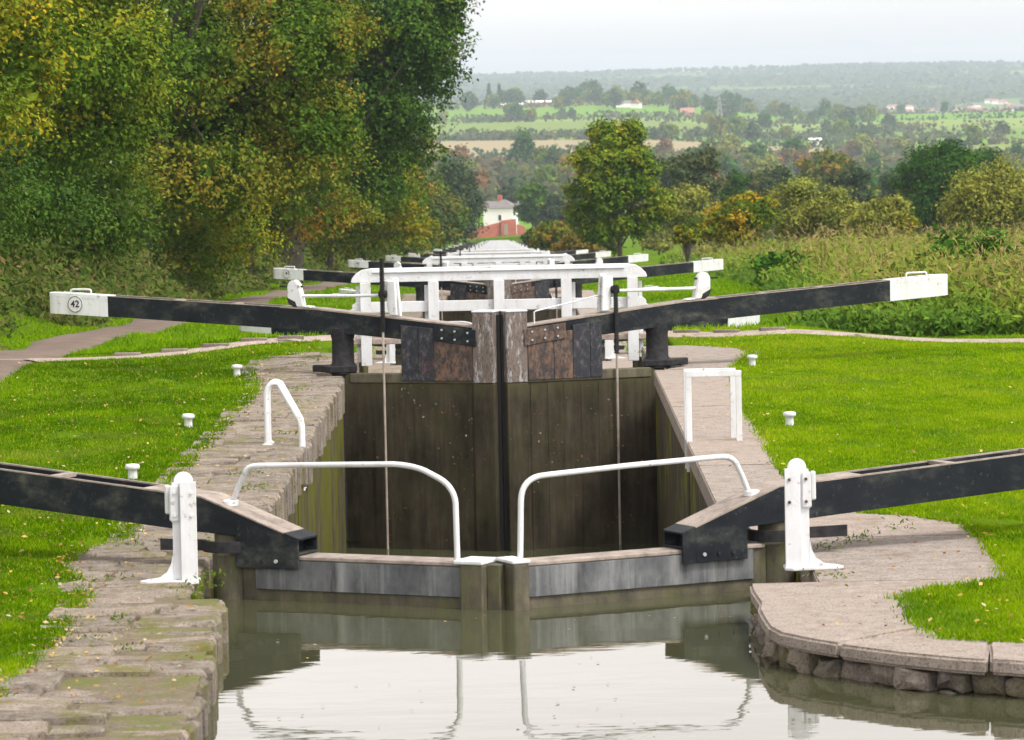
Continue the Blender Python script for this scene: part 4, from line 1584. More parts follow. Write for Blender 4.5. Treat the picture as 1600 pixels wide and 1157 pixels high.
def trunk_mb(base, lobes, r, seed, h_split=None):
    g = random.Random(seed)
    mb = MB()
    top = max(l[2] + l[5] * 0.4 for l in lobes)
    cx = sum(l[0] for l in lobes) / len(lobes)
    cy = sum(l[1] for l in lobes) / len(lobes)
    pts, rs = [], []
    for k in range(7):
        t = k / 6
        pts.append((cx * t * 0.6 + g.uniform(-1, 1) * r * 0.5 * (k > 0), cy * t * 0.6 + g.uniform(-1, 1) * r * 0.5 * (k > 0), -0.2 + top * t))
        rs.append(r * (1.25 if k == 0 else 1.0) * (1 - 0.82 * t))
    mb.tube(pts, rs, 8)
    for l in lobes:
        for _ in range(1 if len(l) > 6 and l[6] != -0.12 else 2):
            t = g.uniform(0.25, 0.65)
            i = int(t * 6)
            p0 = Vector(pts[i])
            p2 = Vector((l[0] + g.uniform(-.5, .5) * l[3], l[1] + g.uniform(-.5, .5) * l[4], l[2] + g.uniform(-.3, .5) * l[5]))
            p1 = (p0 + p2) / 2 + Vector((0, 0, g.uniform(0.1, 0.6)))
            q = arc_pts(p0, p1, p2, 5)
            mb.tube(q, [r * 0.38 * (1 - 0.8 * k / 5) for k in range(6)], 6)
    return mb


def tree(name, label, loc, lobes, P, ntwig, per, leaf, seed, r=0.25, group=None, cat='tree', **kw):
    root = empty(name, loc)
    trunk_mb(loc, lobes, r, seed).build('trunk' if cat == 'tree' else 'stems', BARK, root, smooth=True)
    V, F_, c = crown_arrays(lobes, ntwig, per, leaf, P, seed, zlim=4.8 + 0.03 * loc[1] - loc[2], **kw)
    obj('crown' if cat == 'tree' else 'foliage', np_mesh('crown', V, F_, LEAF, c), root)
    return tag(root, label, cat, group)


def gz(x, y): return float(ground_z(x, y))


def auto_lobes(r, h, base, seed, n=7, flat=1.0):
    g = random.Random(seed)
    L = [(0, 0, base + (h - base) * 0.5, r * 0.72, r * 0.72, (h - base) * 0.46)]
    for k in range(n):
        a = 2 * math.pi * k / n + g.uniform(-0.4, 0.4)
        zz = base + (h - base) * g.uniform(0.18, 0.82)
        f = 1 - abs((zz - base) / (h - base) - 0.4) * 0.9
        d = r * 0.62 * f
        q = r * g.uniform(0.32, 0.48)
        L.append((d * math.cos(a), d * math.sin(a), zz, q, q, q * flat * g.uniform(0.75, 1.1)))
    return L


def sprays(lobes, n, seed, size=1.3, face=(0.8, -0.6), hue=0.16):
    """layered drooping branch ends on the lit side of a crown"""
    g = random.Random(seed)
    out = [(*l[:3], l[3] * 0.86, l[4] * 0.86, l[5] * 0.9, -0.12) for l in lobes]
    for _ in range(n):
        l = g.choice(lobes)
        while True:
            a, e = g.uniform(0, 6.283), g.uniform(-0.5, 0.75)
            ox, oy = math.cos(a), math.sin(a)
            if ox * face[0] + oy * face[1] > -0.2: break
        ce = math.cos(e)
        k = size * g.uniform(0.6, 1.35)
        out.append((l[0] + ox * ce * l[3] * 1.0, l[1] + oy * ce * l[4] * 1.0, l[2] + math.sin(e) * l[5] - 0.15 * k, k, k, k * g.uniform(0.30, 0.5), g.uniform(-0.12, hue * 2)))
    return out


# the wooded bank on the left, nearest first
WOOD = 'trees and hedge along the left bank'
tree('maple_tree', 'yellow-green field maple at the far left edge of the picture', (-14.6, 84, gz(-14.6, 84)),
     sprays([(0, 0, 6.5, 3.6, 3.6, 3.6), (2.2, -1.0, 5.6, 2.0, 2.0, 1.7), (2.6, 1.8, 4.6, 2.1, 2.1, 1.6), (1.6, 3.0, 7.0, 2.1, 2.2, 1.8), (3.0, -1.5, 3.4, 1.7, 1.8, 1.2), (0.5, 0, 9.8, 2.6, 2.6, 2.2)], 60, 301, 1.0),
     YELLOW, 5600, 12, 0.125, 21, 0.28, WOOD, hue=0.17, contrast=0.85, nscale=2.0, spread=0.42)
tree('hazel_bush', 'dark grey-green bush under the yellow maple at the left edge', (-12.6, 88, gz(-12.6, 88)),
     sprays([(0, 0, 1.8, 2.2, 2.6, 1.9), (0.8, 2.4, 1.6, 1.9, 2.0, 1.6), (0.6, -2.2, 1.5, 1.6, 1.8, 1.5)], 16, 302, 0.7), OAK, 1900, 10, 0.11, 22, 0.08, WOOD, 'bush', hue=0.4, contrast=0.5)
tree('maple_tree', 'maple with golden drooping sprays, second from the left edge', (-14.2, 102, gz(-14.2, 102)),
     sprays([(0, 0, 6.8, 3.8, 3.8, 3.6), (2.8, -1.5, 5.2, 2.2, 2.2, 1.6), (3.2, 1.5, 6.6, 2.3, 2.3, 1.8), (2.6, 0.5, 3.6, 2.0, 2.2, 1.4), (3.6, 2.4, 3.9, 1.6, 1.8, 1.2), (0.6, 0, 10, 2.8, 2.8, 2.2)], 60, 303, 1.05),
     OLIVE * np.array([1.05, 1.1, 1.0]), 5400, 12, 0.135, 23, 0.30, WOOD, hue=0.22, contrast=0.85, nscale=2.2)
tree('hazel_bush', 'mixed green hedge bush below the golden maple sprays', (-12.2, 108, gz(-12.2, 108)),
     sprays([(0, 0, 2.0, 2.4, 3.0, 2.0), (0.6, 3.0, 1.7, 1.9, 2.2, 1.7), (0.5, -2.8, 1.6, 1.8, 2.2, 1.6)], 16, 304, 0.7), HAZEL, 1900, 10, 0.12, 24, 0.08, WOOD, 'bush', hue=0.25, contrast=0.6)
tree('hazel_tree', 'broad olive-green hazel with rusty edges beside the dark oak', (-11.8, 128, gz(-11.8, 128)),
     sprays([(0, 0, 6.6, 4.0, 4.0, 4.0), (3.2, -1.5, 6.2, 2.6, 2.6, 2.2), (4.0, 1.0, 4.6, 2.4, 2.5, 1.9), (3.6, 2.0, 8.0, 2.6, 2.6, 2.2), (4.6, -0.5, 7.6, 2.0, 2.2, 1.8), (2.0, -2.0, 3.2, 2.0, 2.2, 1.4), (0.8, 0, 10.8, 3.0, 3.0, 2.2)], 80, 305, 1.15),
     HAZEL, 6900, 12, 0.145, 25, 0.30, WOOD, hue=0.29, contrast=0.75, nscale=3.2)
tree('hazel_bush', 'yellow-tinted bush at the foot of the hazel tree', (-10.9, 134, gz(-10.9, 134)),
     sprays([(0, 0, 1.9, 2.3, 3.0, 1.9), (0.6, 3.2, 1.9, 2.0, 2.4, 1.8), (0.7, -3.2, 1.7, 1.8, 2.4, 1.6)], 16, 306, 0.7), YELLOW, 1700, 10, 0.13, 26, 0.08, WOOD, 'bush', hue=0.3, contrast=0.7)
tree('ash_tree', 'green tree behind the hazel, crown filling the top left', (-16.5, 150, gz(-16.5, 150)), auto_lobes(6.5, 16, 1.5, 5, 9), OAK, 3000, 10, 0.19, 27, 0.35, WOOD, hue=0.4, contrast=0.5)
tree('ash_tree', 'deep green tree behind the two maples on the left', (-20.5, 108, gz(-20.5, 108)), auto_lobes(6.8, 15, 0.8, 15, 9), OAK, 2200, 9, 0.2, 127, 0.35, WOOD, hue=0.35, contrast=0.5)
tree('ash_tree', 'shaded tree deep in the wood behind the hazel', (-19.5, 128, gz(-19.5, 128)), auto_lobes(7.0, 16, 0.8, 16, 9), HAZEL, 2200, 9, 0.2, 128, 0.35, WOOD, hue=0.3, contrast=0.5)
tree('ash_tree', 'tree deep in the wood left of the oak', (-17.0, 178, gz(-17.0, 178)), auto_lobes(7.0, 18, 0.8, 17, 9), OLIVE, 2200, 9, 0.24, 129, 0.35, WOOD, hue=0.3, contrast=0.6)
tree('hazel_tree', 'bushy brown-green tree between hazel and oak at beam height', (-10.6, 162, gz(-10.6, 162)),
     sprays([(0, 0, 4.0, 3.2, 4.0, 3.6), (2.0, 1.5, 3.4, 2.2, 2.5, 2.2), (2.2, -2.0, 5.0, 2.0, 2.4, 1.8), (1.4, 0, 7.0, 2.4, 2.6, 2.0)], 30, 307, 1.2), HAZEL, 2800, 11, 0.16, 28, 0.2, WOOD, hue=0.45, contrast=0.6)
tree('oak_tree', 'tall dark green oak with a ragged branch against the sky', (-10.4, 192, gz(-10.4, 192)),
     sprays([(0, 0, 11.0, 5.0, 5.0, 5.5), (4.6, -1.0, 11.6, 3.1, 3.2, 2.4), (5.8, 0.5, 9.2, 2.7, 2.8, 1.9), (6.6, 0.6, 10.9, 1.9, 2.2, 1.4), (4.4, 1.0, 6.6, 2.7, 2.8, 1.9), (3.0, -2.5, 13.6, 3.4, 3.4, 2.4), (2.4, -1.0, 5.4, 2.6, 2.8, 1.7), (7.2, -0.6, 13.9, 1.2, 1.4, 1.2), (7.9, -0.4, 15.2, 1.3, 1.4, 0.8), (6.6, -0.5, 12.5, 0.8, 1.0, 0.9), (0, 0, 17, 4.0, 4.0, 2.5), (3.4, -2.6, 8.8, 2.4, 2.4, 2.0)], 80, 308, 1.15),
     OAK, 7600, 12, 0.2, 29, 0.5, WOOD, hue=0.32, contrast=0.55, nscale=3.4, spread=0.5)
tree('hazel_tree', 'yellowing thicket under the right side of the oak', (-9.8, 225, gz(-9.8, 225)),
     sprays([(0, 0, 4.6, 3.6, 5.0, 4.2), (2.4, 2.0, 3.6, 2.4, 3.0, 2.4), (2.4, -2.5, 5.4, 2.2, 2.6, 2.2), (1.2, 0, 8.2, 2.8, 3.0, 2.2)], 30, 309, 1.2), YELLOW * np.array([0.8, 0.9, 1.0]), 2400, 11, 0.21, 30, 0.2, WOOD, hue=0.4, contrast=0.7)
tree('hazel_tree', 'green and orange thicket farther along the left bank', (-9.6, 275, gz(-9.6, 275)),
     sprays([(0, 0, 4.6, 3.8, 7.0, 4.4), (1.8, 4.0, 4.0, 2.6, 4.0, 3.0), (1.8, -5, 3.4, 2.6, 4.0, 2.8), (0, 0, 8.6, 3.0, 4.0, 2.2)], 30, 310, 1.2), HAZEL, 2200, 11, 0.25, 31, 0.2, WOOD, hue=0.5, contrast=0.7)
tree('ash_tree', 'pale green tree closing the left bank near the white house', (-9.8, 350, gz(-9.8, 350)), auto_lobes(5.0, 12, 0.5, 8, 9), BLUEG, 1900, 10, 0.33, 32, 0.3, WOOD, hue=0.45, contrast=0.6, spread=0.7)
tree('hazel_tree', 'olive hedge tree at the end of the left bank', (-9.2, 460, gz(-9.2, 460)), auto_lobes(5.5, 10, 0.0, 9, 9), HAZEL, 1500, 10, 0.42, 33, 0.3, WOOD, hue=0.4, contrast=0.6, spread=0.9)
tree('ash_tree', 'large blue-green tree standing left of the white house', (-6.5, 600, gz(-9, 600)), auto_lobes(4.4, 14.5, 1.5, 10, 10), BLUEG, 2000, 10, 0.50, 34, 0.35, None, hue=0.25, contrast=0.5, spread=0.9)

# rough growth on the bank under the trees


def undergrowth():
    g = np.random.default_rng(61)
    n = 9800
    Y = 66 + (g.random(n) ** 1.6) * 330
    X = -9.75 - np.abs(g.normal(0, 1.6, n)) - 0.4 * g.random(n)
    X += 0.5 * np.sin(Y * 0.21) + 0.3 * np.sin(Y * 0.57)
    Z = ground_z(X, Y)
    H = np.clip((-9.2 - X) * 0.85, 0.18, 2.3) * g.uniform(0.4, 1.2, n)
    per = 7
    t = g.random((n, per))
    C = np.stack([X[:, None] + g.normal(0, 0.16, (n, per)), Y[:, None] + g.normal(0, 0.2, (n, per)), Z[:, None] + t * H[:, None]], -1).reshape(-1, 3)
    Nn = np.array([0.55, -0.6, 0.6]) + g.normal(0, 0.6, (n * per, 3))
    sz = (0.16 + 0.0006 * (C[:, 1] - 66)) * g.uniform(0.6, 1.5, n * per)
    V, F_ = leaf_quads(C, Nn, sz, g, -0.6, 0.4)
    hn = Noise3(62, 4.0)(C) * 0.35 + 0.4 + g.normal(0, 0.15, n * per)
    P = np.array([(0.040, 0.085, 0.010), (0.075, 0.115, 0.014), (0.115, 0.12, 0.025), (0.16, 0.11, 0.045)])
    c = pal(P, hn) * g.uniform(0.55, 1.05, (len(hn), 1))
    tag(obj('undergrowth', np_mesh('undergrowth', V, F_, LEAF, np.repeat(c, 4, 0))), 'rough weeds and brambles along the foot of the left bank', 'undergrowth', kind='stuff')


undergrowth()


def weeds():
    g = np.random.default_rng(71)
    n = 13500
    Y = 66.5 + (g.random(n) ** 1.7) * 190
    xin = np.interp(Y, [66, 70, 80, 100, 130, 164, 260], [5.5, 5.0, 6.2, 7.5, 8.6, 9.6, 10.5])
    xmax = np.interp(Y, [66, 260], [12.5, 38])
    X = xin + (xmax - xin) * g.random(n) ** 0.85 + g.normal(0, 0.2, n)
    Z = ground_z(X, Y)
    hn = 1.2 * Noise3(72, 5.0)(np.stack([X, Y * 0.6, X * 0], 1))
    front = sstep(0.0, 2.6, X - xin) * sstep(66, 71, Y)
    H = (0.40 + 0.60 * front + 0.62 * hn * front + 0.35 * sstep(85, 130, Y)) * g.uniform(0.7, 1.2, n)
    H = np.clip(H, 0.25, 2.4)
    per = 9
    t = g.random((n, per)) ** 0.8
    lean = g.normal(0, 0.10, (n, 2))
    C = np.stack([X[:, None] + lean[:, :1] * t * H[:, None] * 2 + g.normal(0, 0.10, (n, per)), Y[:, None] + lean[:, 1:] * t * H[:, None] * 2 + g.normal(0, 0.12, (n, per)), Z[:, None] + t * H[:, None]], -1).reshape(-1, 3)
    big = (1 + 0.006 * (np.repeat(Y, per) - 66))
    dry = 0.07 + 0.24 * sstep(0.35, 1.5, np.repeat(front, per) * 1.3 + 0.4 * sstep(72, 100, np.repeat(Y, per))) + 0.34 * np.repeat(hn, per) * 0.8 + 0.34 * (t.ravel() - 0.6)
    Nn = np.array([0.15, -0.7, 0.6]) + g.normal(0, 0.55, (n * per, 3))
    sz = 0.155 * g.uniform(0.6, 1.5, n * per) * big
    thin = dry > 0.55
    V, F_ = leaf_quads(C, Nn, sz, g, -0.9, 0.32)
    # dry stalks are narrower
    V = V.reshape(-1, 4, 3)
    mid = (V[:, 1] + V[:, 3]) / 2
    k = np.where(thin, 0.35, 1.0)[:, None]
    V[:, 1] = mid + (V[:, 1] - mid) * k
    V[:, 3] = mid + (V[:, 3] - mid) * k
    V = V.reshape(-1, 3)
    P = np.array([(0.055, 0.12, 0.010), (0.095, 0.165, 0.012), (0.14, 0.185, 0.020), (0.17, 0.165, 0.035), (0.25, 0.185, 0.075), (0.34, 0.23, 0.125)])
    c = pal(P, dry + g.normal(0, 0.10, n * per)) * g.uniform(0.75, 1.25, (n * per, 1))
    c = np.repeat(c, 4, 0)
    # seed heads and tall stalks
    m = 1600
    Y2 = 70 + (g.random(m) ** 1.4) * 180
    xi2 = np.interp(Y2, [66, 70, 80, 100, 130, 164, 260], [6.8, 6.5, 7.6, 8.6, 9.6, 10.6, 11.5])
    X2 = xi2 + (np.interp(Y2, [66, 260], [12.5, 38]) - xi2) * g.random(m)
    Z2 = ground_z(X2, Y2)
    H2 = g.uniform(0.6, 1.35, m) + 0.35 * sstep(90, 140, Y2)
    lx, ly = g.normal(0, 0.26, m), g.normal(0, 0.2, m)
    w = 0.006 + 0.00005 * Y2
    V2 = np.stack([np.stack([X2 - w, Y2, Z2 + H2 * 0.3], 1), np.stack([X2 + w, Y2, Z2 + H2 * 0.3], 1), np.stack([X2 + w * 2.2 + lx, Y2 + ly, Z2 + H2 * 0.93], 1), np.stack([X2 - w * 0.2 + lx * 1.1, Y2 + ly, Z2 + H2], 1)], 1).reshape(-1, 3)
    F2 = np.arange(m * 4).reshape(m, 4) + len(V)
    c2 = pal(P, g.uniform(0.55, 1.0, m)) * g.uniform(0.7, 1.15, (m, 1))
    me = np_mesh('tall_weeds', np.concatenate([V, V2]), np.concatenate([F_, F2]), LEAF, np.concatenate([c, np.repeat(c2, 4, 0)]))
    tag(obj('tall_weeds', me), 'tall nettles, dry grass and reeds beyond the right lawn', 'weeds', kind='stuff')


weeds()


def grass():
    g = np.random.default_rng(81)
    n = 790000
    Y = np.exp(g.uniform(math.log(24.5), math.log(66.5), n))
    side = np.where(g.random(n) < 0.5, -1.0, 1.0)
    edge = 0.136 * Y + 1.9
    X = side * (2.85 + (edge - 2.85) * g.random(n))
    jl = g.normal(0, 0.05, n)
    okl = (side < 0) & (X < left_out(Y) + jl) & (Y < 62.5)
    ro = np.where(Y < 29.75, 99, right_out(Y))
    okr = (side > 0) & (X > ro - jl) & (Y < 62.5)
    front = (side > 0) & (Y < 29.75) & ~in_right_front(X - jl, Y + jl * 0.5) & (Y > 26.9)
    far = (Y >= 62.5) & (np.abs(X) > 3.0)
    # paths stay bare
    tx = np.interp(Y, [p[1] for p in TOW], [p[0] for p in TOW])
    on_tow = (np.abs(X - tx) < 0.74 + jl)
    fy = np.interp(X, [-7.9, -6.9, -5.2, -3.8, -2.4, 2.4, 3.4, 4.6, 6, 8.8, 14], [61.5, 63.2, 64.1, 65.2, 66, 65.2, 64.4, 64.2, 64.2, 64.1, 63.8])
    on_fp = (np.abs(Y - fy) < 0.42 + jl * 2)
    wear = Noise3(82, 1.6)(np.stack([X, Y, X * 0], 1))
    bare = (wear < -0.95 + 0.25 * g.normal(size=n))
    ok = (okl | okr | front | far) & ~on_tow & ~on_fp & ~bare
    X, Y = X[ok], Y[ok]
    m = len(X)
    Z = ground_z(X, Y) - 0.004
    hn = Noise3(83, 2.2)(np.stack([X, Y, X * 0], 1))
    H = g.uniform(0.018, 0.046, m) * (1 + 0.3 * hn) * (1 + 0.5 * (np.abs(X - np.where(X < 0, left_out(Y), np.where(Y < 29.75, 3.0, right_out(Y)))) < 0.09))
    a = g.uniform(0, 2 * math.pi, m)
    W = g.uniform(0.006, 0.011, m) * (Y / 40) ** 0.6
    ln = g.normal(0, 0.5, (m, 2)) * H[:, None]
    dx, dy = np.cos(a) * W, np.sin(a) * W
    V = np.stack([np.stack([X - dx, Y - dy, Z], 1), np.stack([X + dx, Y + dy, Z], 1), np.stack([X + ln[:, 0], Y + ln[:, 1], Z + H], 1)], 1).reshape(-1, 3)
    big = Noise3(84, 6.0)(np.stack([X, Y, X * 0], 1))
    P = np.array([(0.050, 0.120, 0.001), (0.120, 0.235, 0.002), (0.215, 0.345, 0.003), (0.29, 0.37, 0.012), (0.36, 0.33, 0.07)])
    fine_ = Noise3(85, 0.5)(np.stack([X, Y, X * 0], 1))
    t = 0.16 + 0.13 * big + 0.11 * hn + 0.09 * fine_ + 0.23 * (X > 0) + g.normal(0, 0.10, m)  # right lawn lighter; the left lawn's tree shade is put into blade colour
    t = np.where(g.random(m) < 0.06, g.uniform(0.70, 1.0, m), np.clip(t, 0, 0.75))
    c = pal(P, t)
    clover = (Noise3(86, 1.3)(np.stack([X, Y, X * 0], 1)) > 0.75)
    c = np.where(clover[:, None], c * np.array([0.84, 0.90, 1.5]) + np.array([0, 0, 0.003]), c)
    worn = sstep(0.55, 1.1, Noise3(87, 2.6)(np.stack([X, Y, X * 0], 1)) + 0.15 * g.normal(size=m))[:, None]
    c = c * (1 - 0.3 * worn) + np.array([0.20, 0.21, 0.04]) * 0.3 * worn
    me = np_mesh('grass', V, np.arange(m * 3).reshape(m, 3), BLADE, np.repeat(c, 3, 0))
    tag(obj('grass', me), 'short mown grass on both lawns beside the lock', 'grass', kind='stuff')


grass()


def grass_far():
    g = np.random.default_rng(91)
    n = 110000
    Y = np.exp(g.uniform(math.log(66), math.log(230), n))
    side = np.where(g.random(n) < 0.5, -1.0, 1.0)
    X = side * g.uniform(3.0, 11.0, n)
    tx = np.interp(Y, [p[1] for p in TOW], [p[0] for p in TOW])
    xin = np.interp(Y, [66, 70, 80, 100, 130, 164, 260], [5.6, 5.2, 6.4, 7.7, 8.8, 9.8, 10.7])
    ok = (np.abs(X - tx) > 0.78) & ((X < 0) | (X < xin))
    X, Y = X[ok], Y[ok]
    m = len(X)
    Z = ground_z(X, Y) - 0.005
    H = g.uniform(0.05, 0.10, m)
    a = g.uniform(0, 6.28, m)
    W = 0.014 * Y / 66
    ln = g.normal(0, 0.5, (m, 2)) * H[:, None]
    dx, dy = np.cos(a) * W, np.sin(a) * W
    V = np.stack([np.stack([X - dx, Y - dy, Z], 1), np.stack([X + dx, Y + dy, Z], 1), np.stack([X + ln[:, 0], Y + ln[:, 1], Z + H], 1)], 1).reshape(-1, 3)
    P = np.array([(0.07, 0.17, 0.001), (0.13, 0.26, 0.002), (0.20, 0.34, 0.003), (0.27, 0.36, 0.012)])
    c = pal(P, 0.4 + 0.15 * Noise3(92, 5)(np.stack([X, Y, X * 0], 1)) + g.normal(0, 0.12, m))
    me = np_mesh('grass', V, np.arange(m * 3).reshape(m, 3), BLADE, np.repeat(c, 3, 0))
    tag(obj('grass', me), 'grass on the banks farther down the flight', 'grass', kind='stuff')


grass_far()


def litter():
    g = np.random.default_rng(95)
    n = 1900
    Y = np.exp(g.uniform(math.log(25), math.log(64), n))
    left = g.random(n) < 0.72
    e = 0.136 * Y + 0.8
    X = np.where(left, -(2.1 + (e - 2.1) * g.random(n)), 2.1 + (e - 2.1) * g.random(n))
    # drifts along the edge of the lawn
    k = g.random(n) < 0.3
    X = np.where(k & left, left_out(Y) + g.normal(0.04, 0.06, n), X)
    X = np.where(k & ~left & (Y > 29.8), right_out(Y) + g.normal(-0.04, 0.06, n), X)
    ok = (X < left_in(Y) - 0.05) | ((X > right_in(Y) + 0.05) & (Y > yedge(X) + 0.3) & (X > 2.0))
    X, Y = X[ok], Y[ok]
    m = len(X)
    stone = (X > left_out(Y)) & (X < right_out(Y))
    Z = np.where(stone & (Y < 62), 0.025, ground_z(X, Y) + 0.045)
    Nn = np.array([0, -0.15, 1.0]) + g.normal(0, 0.3, (m, 3))
    V, F_ = leaf_quads(np.stack([X, Y, Z], 1), Nn, g.uniform(0.025, 0.06, m), g)
    P = np.array([(0.10, 0.045, 0.02), (0.20, 0.09, 0.025), (0.32, 0.20, 0.03), (0.42, 0.30, 0.08), (0.38, 0.34, 0.25)])
    c = pal(P, g.random(m))
    tag(obj('fallen_leaves', np_mesh('fallen_leaves', V, F_, LITTER, np.repeat(c, 4, 0))), 'brown and yellow fallen leaves scattered on lawn and coping', 'leaves', kind='stuff')
    # leaves and tufts caught on the wet face of the bottom gates
    for s in (-1, 1):
        T, L, d, nv = leaf_frame(s, (0.0, 56.1), (2.3, 57.0), (s * 2.3, 57.0, 0.0))
        m = 80
        P3, N3 = [], []
        cl = [(g.uniform(0.4, 2.2), -0.2 - 2.2 * g.random()) for _ in range(14)]
        for _ in range(m):
            q0_, z0_ = cl[int(g.integers(0, 14))]
            q, z = np.clip(q0_ + g.normal(0, 0.16), 0.4, 2.2), min(-0.16, z0_ + g.normal(0, 0.2))
            P3.append(T(q, 0.158, z)); N3.append((nv[0], nv[1], 0.2))
        V, F_ = leaf_quads(np.array(P3), np.array(N3) + g.normal(0, 0.4, (m, 3)), g.uniform(0.02, 0.055, m), g)
        c = pal(np.array([(0.04, 0.07, 0.015), (0.06, 0.09, 0.02), (0.11, 0.04, 0.015), (0.20, 0.08, 0.025), (0.22, 0.21, 0.16)]), g.random(m))
        o = obj('stuck_leaves', np_mesh('stuck_leaves', V, F_, LITTER, np.repeat(c, 4, 0)), LG[s])
        tag(o, kind='stuff')
    # specks of leaf floating on the near water
    m = 46
    X, Y = g.uniform(-1.9, 1.8, m), g.uniform(25, 31.3, m)
    V, F_ = leaf_quads(np.stack([X, Y, np.full(m, -0.262)], 1), np.array([0, 0, 1.0]) + g.normal(0, 0.05, (m, 3)), g.uniform(0.02, 0.05, m), g)
    c = pal(P, g.random(m))
    tag(obj('floating_leaves', np_mesh('floating_leaves', V, F_, LITTER, np.repeat(c, 4, 0))), 'small leaves floating on the foreground water', 'leaves', kind='stuff')


litter()


def stone_plants():
    """tufts of grass, moss and weed rooted in the coping joints and walls"""
    g = np.random.default_rng(97)
    spots = [(-2.55, 36.5), (-2.9, 38.0), (-2.5, 39.4), (-2.7, 41.0), (-2.9, 49.0), (-2.6, 51.3), (-2.8, 53.5), (-3.1, 28.2), (-2.9, 29.2), (-2.7, 27.6), (-3.2, 31.9), (-2.5, 31.2), (-2.48, 31.9), (-2.6, 34.2), (-3.3, 34.4), (-2.5, 46.2),
             (2.95, 33.4), (3.1, 33.8), (2.75, 33.1), (2.62, 31.1), (3.5, 34.6), (2.2, 60), (-2.9, 60.2), (-3.0, 58.6)]
    V, F_, c, k = [], [], [], 0
    for x, y in spots:
        m = int(g.uniform(25, 60))
        X, Y = x + g.normal(0, 0.10, m), y + g.normal(0, 0.09, m)
        C = np.stack([X, Y, np.abs(g.normal(0, 0.03, m)) + 0.012], 1)
        v, f = leaf_quads(C, np.array([0, -0.5, 0.8]) + g.normal(0, 0.6, (m, 3)), g.uniform(0.02, 0.055, m), g, -0.5, 0.35)
        V.append(v); F_.append(f + k); k += len(v)
        c.append(pal(np.array([(0.05, 0.10, 0.012), (0.09, 0.15, 0.015), (0.15, 0.17, 0.03)]), g.random(m)))
    # ferny growth in the gate recess on the left
    for _ in range(260):
        y, z = g.uniform(30.85, 32.4), -0.02 - 0.5 * g.random()
        C = np.array([[-2.53 + abs(g.normal(0, 0.02)), y, z]])
        v, f = leaf_quads(C, np.array([[1, -0.4, 0.4]]) + g.normal(0, 0.4, (1, 3)), g.uniform(0.03, 0.08, 1), g)
        V.append(v); F_.append(f + k); k += len(v)
        c.append(pal(np.array([(0.05, 0.09, 0.012), (0.12, 0.15, 0.015), (0.18, 0.18, 0.02)]), g.random(1)))
    me = np_mesh('weed_tufts', np.concatenate(V), np.concatenate(F_), BLADE, np.repeat(np.concatenate(c), 4, 0))
    tag(obj('weed_tufts', me), 'small weeds and moss rooted in the coping joints', 'weeds', kind='stuff')


stone_plants()

# brambles among the reeds
for k_, (x_, y_, r_, h_, lb_) in enumerate([(7.2, 71.5, 1.0, 0.9, 'dark green bramble clump at the front of the weeds, under the right white beam end'), (9.6, 72.5, 1.3, 1.1, 'bramble clump at the right edge of the picture in front of the reeds'),
                                            (8.6, 84, 1.2, 1.3, 'low bramble bush half way back in the weeds, behind the right beam end'), (12.2, 101, 1.6, 1.7, 'bramble bush standing above the reeds near the right edge'),
                                            (9.3, 128, 1.2, 1.2, 'small bramble bush in the reeds beside the far lawn'), (17.5, 150, 2.0, 2.2, 'bushy bramble mound at the back of the reeds')]):
    tree('bramble', lb_, (x_, y_, gz(x_, y_)), sprays(auto_lobes(r_, h_, 0.0, 600 + k_, 6), 12, 610 + k_, r_ * 0.35, hue=0.1), DEEP * np.array([1.5, 1.45, 1.0]), 420, 8, 0.12 + 0.0006 * y_, 620 + k_, 0.04, 'brambles among the reeds', 'bramble', hue=0.5, contrast=0.5, spread=0.2)

# ------------------------------------------------------------------ middle distance on the right
MID = 'trees and shrubs beyond the reeds'


def px(x, d): return (x - 779.0) / FPX * d


def midtree(name, label, x, d, wpx, top, bot, P, seed, hue=0.4, contrast=0.6, leafpx=4.5, n=1500, cat='tree', flat=1.0, lob=9):
    """x, width, top and bottom of the crown as seen from the towpath bridge, d metres off"""
    X = px(x, d)
    base = gz(X, d) if d < 990 else far_z(X, d)
    sc = FPX / d
    zt_ = 3.8 - (top + (x - 780) * 0.02 - 172) / sc
    zb_ = 3.8 - (bot + (x - 780) * 0.02 - 172) / sc
    r = wpx / sc / 2
    h = zt_ - base
    b = max(0.0, zb_ - base)
    L_ = sprays(auto_lobes(r * 0.92, h * 0.96, min(b, h * 0.6), seed, lob, flat), 26, seed + 500, r * 0.27, face=(0.1, -1.0), hue=0.14)
    return tree(name, label, (X, d, base), L_, P, int(n * 0.85), 9, leafpx * 1.12 / sc, seed, max(0.1, r * 0.06), MID, cat, hue=hue, contrast=contrast, spread=r * 0.14, nscale=r * 0.9, fill=0.25)


def young_tree():
    d = 240.0
    X = px(968, d)
    z0 = gz(X, d)
    g = random.Random(77)
    L = []
    for zz, rr_, n in ((2.9, 2.1, 6), (3.9, 2.9, 8), (5.2, 3.0, 9), (6.5, 2.6, 8), (7.5, 1.9, 6), (8.3, 0.9, 4)):
        for k in range(n):
            a = 2 * math.pi * k / n + g.uniform(-0.4, 0.4)
            q = g.uniform(0.55, 1.0)
            f = g.uniform(0.55, 0.95)
            L.append((rr_ * f * math.cos(a), rr_ * f * math.sin(a), zz + g.uniform(-0.5, 0.5), q, q, q * 0.8, g.uniform(-0.15, 0.25)))
    tree('young_tree', 'slender yellow-green tree with a bare trunk right of the white footbridges', (X, d, z0), L, OLIVE * np.array([1.2, 1.25, 1.2]), 3900, 10, 0.21, 101, 0.16, MID, hue=0.36, contrast=0.6, spread=0.33, nscale=2.0, fill=0.2)


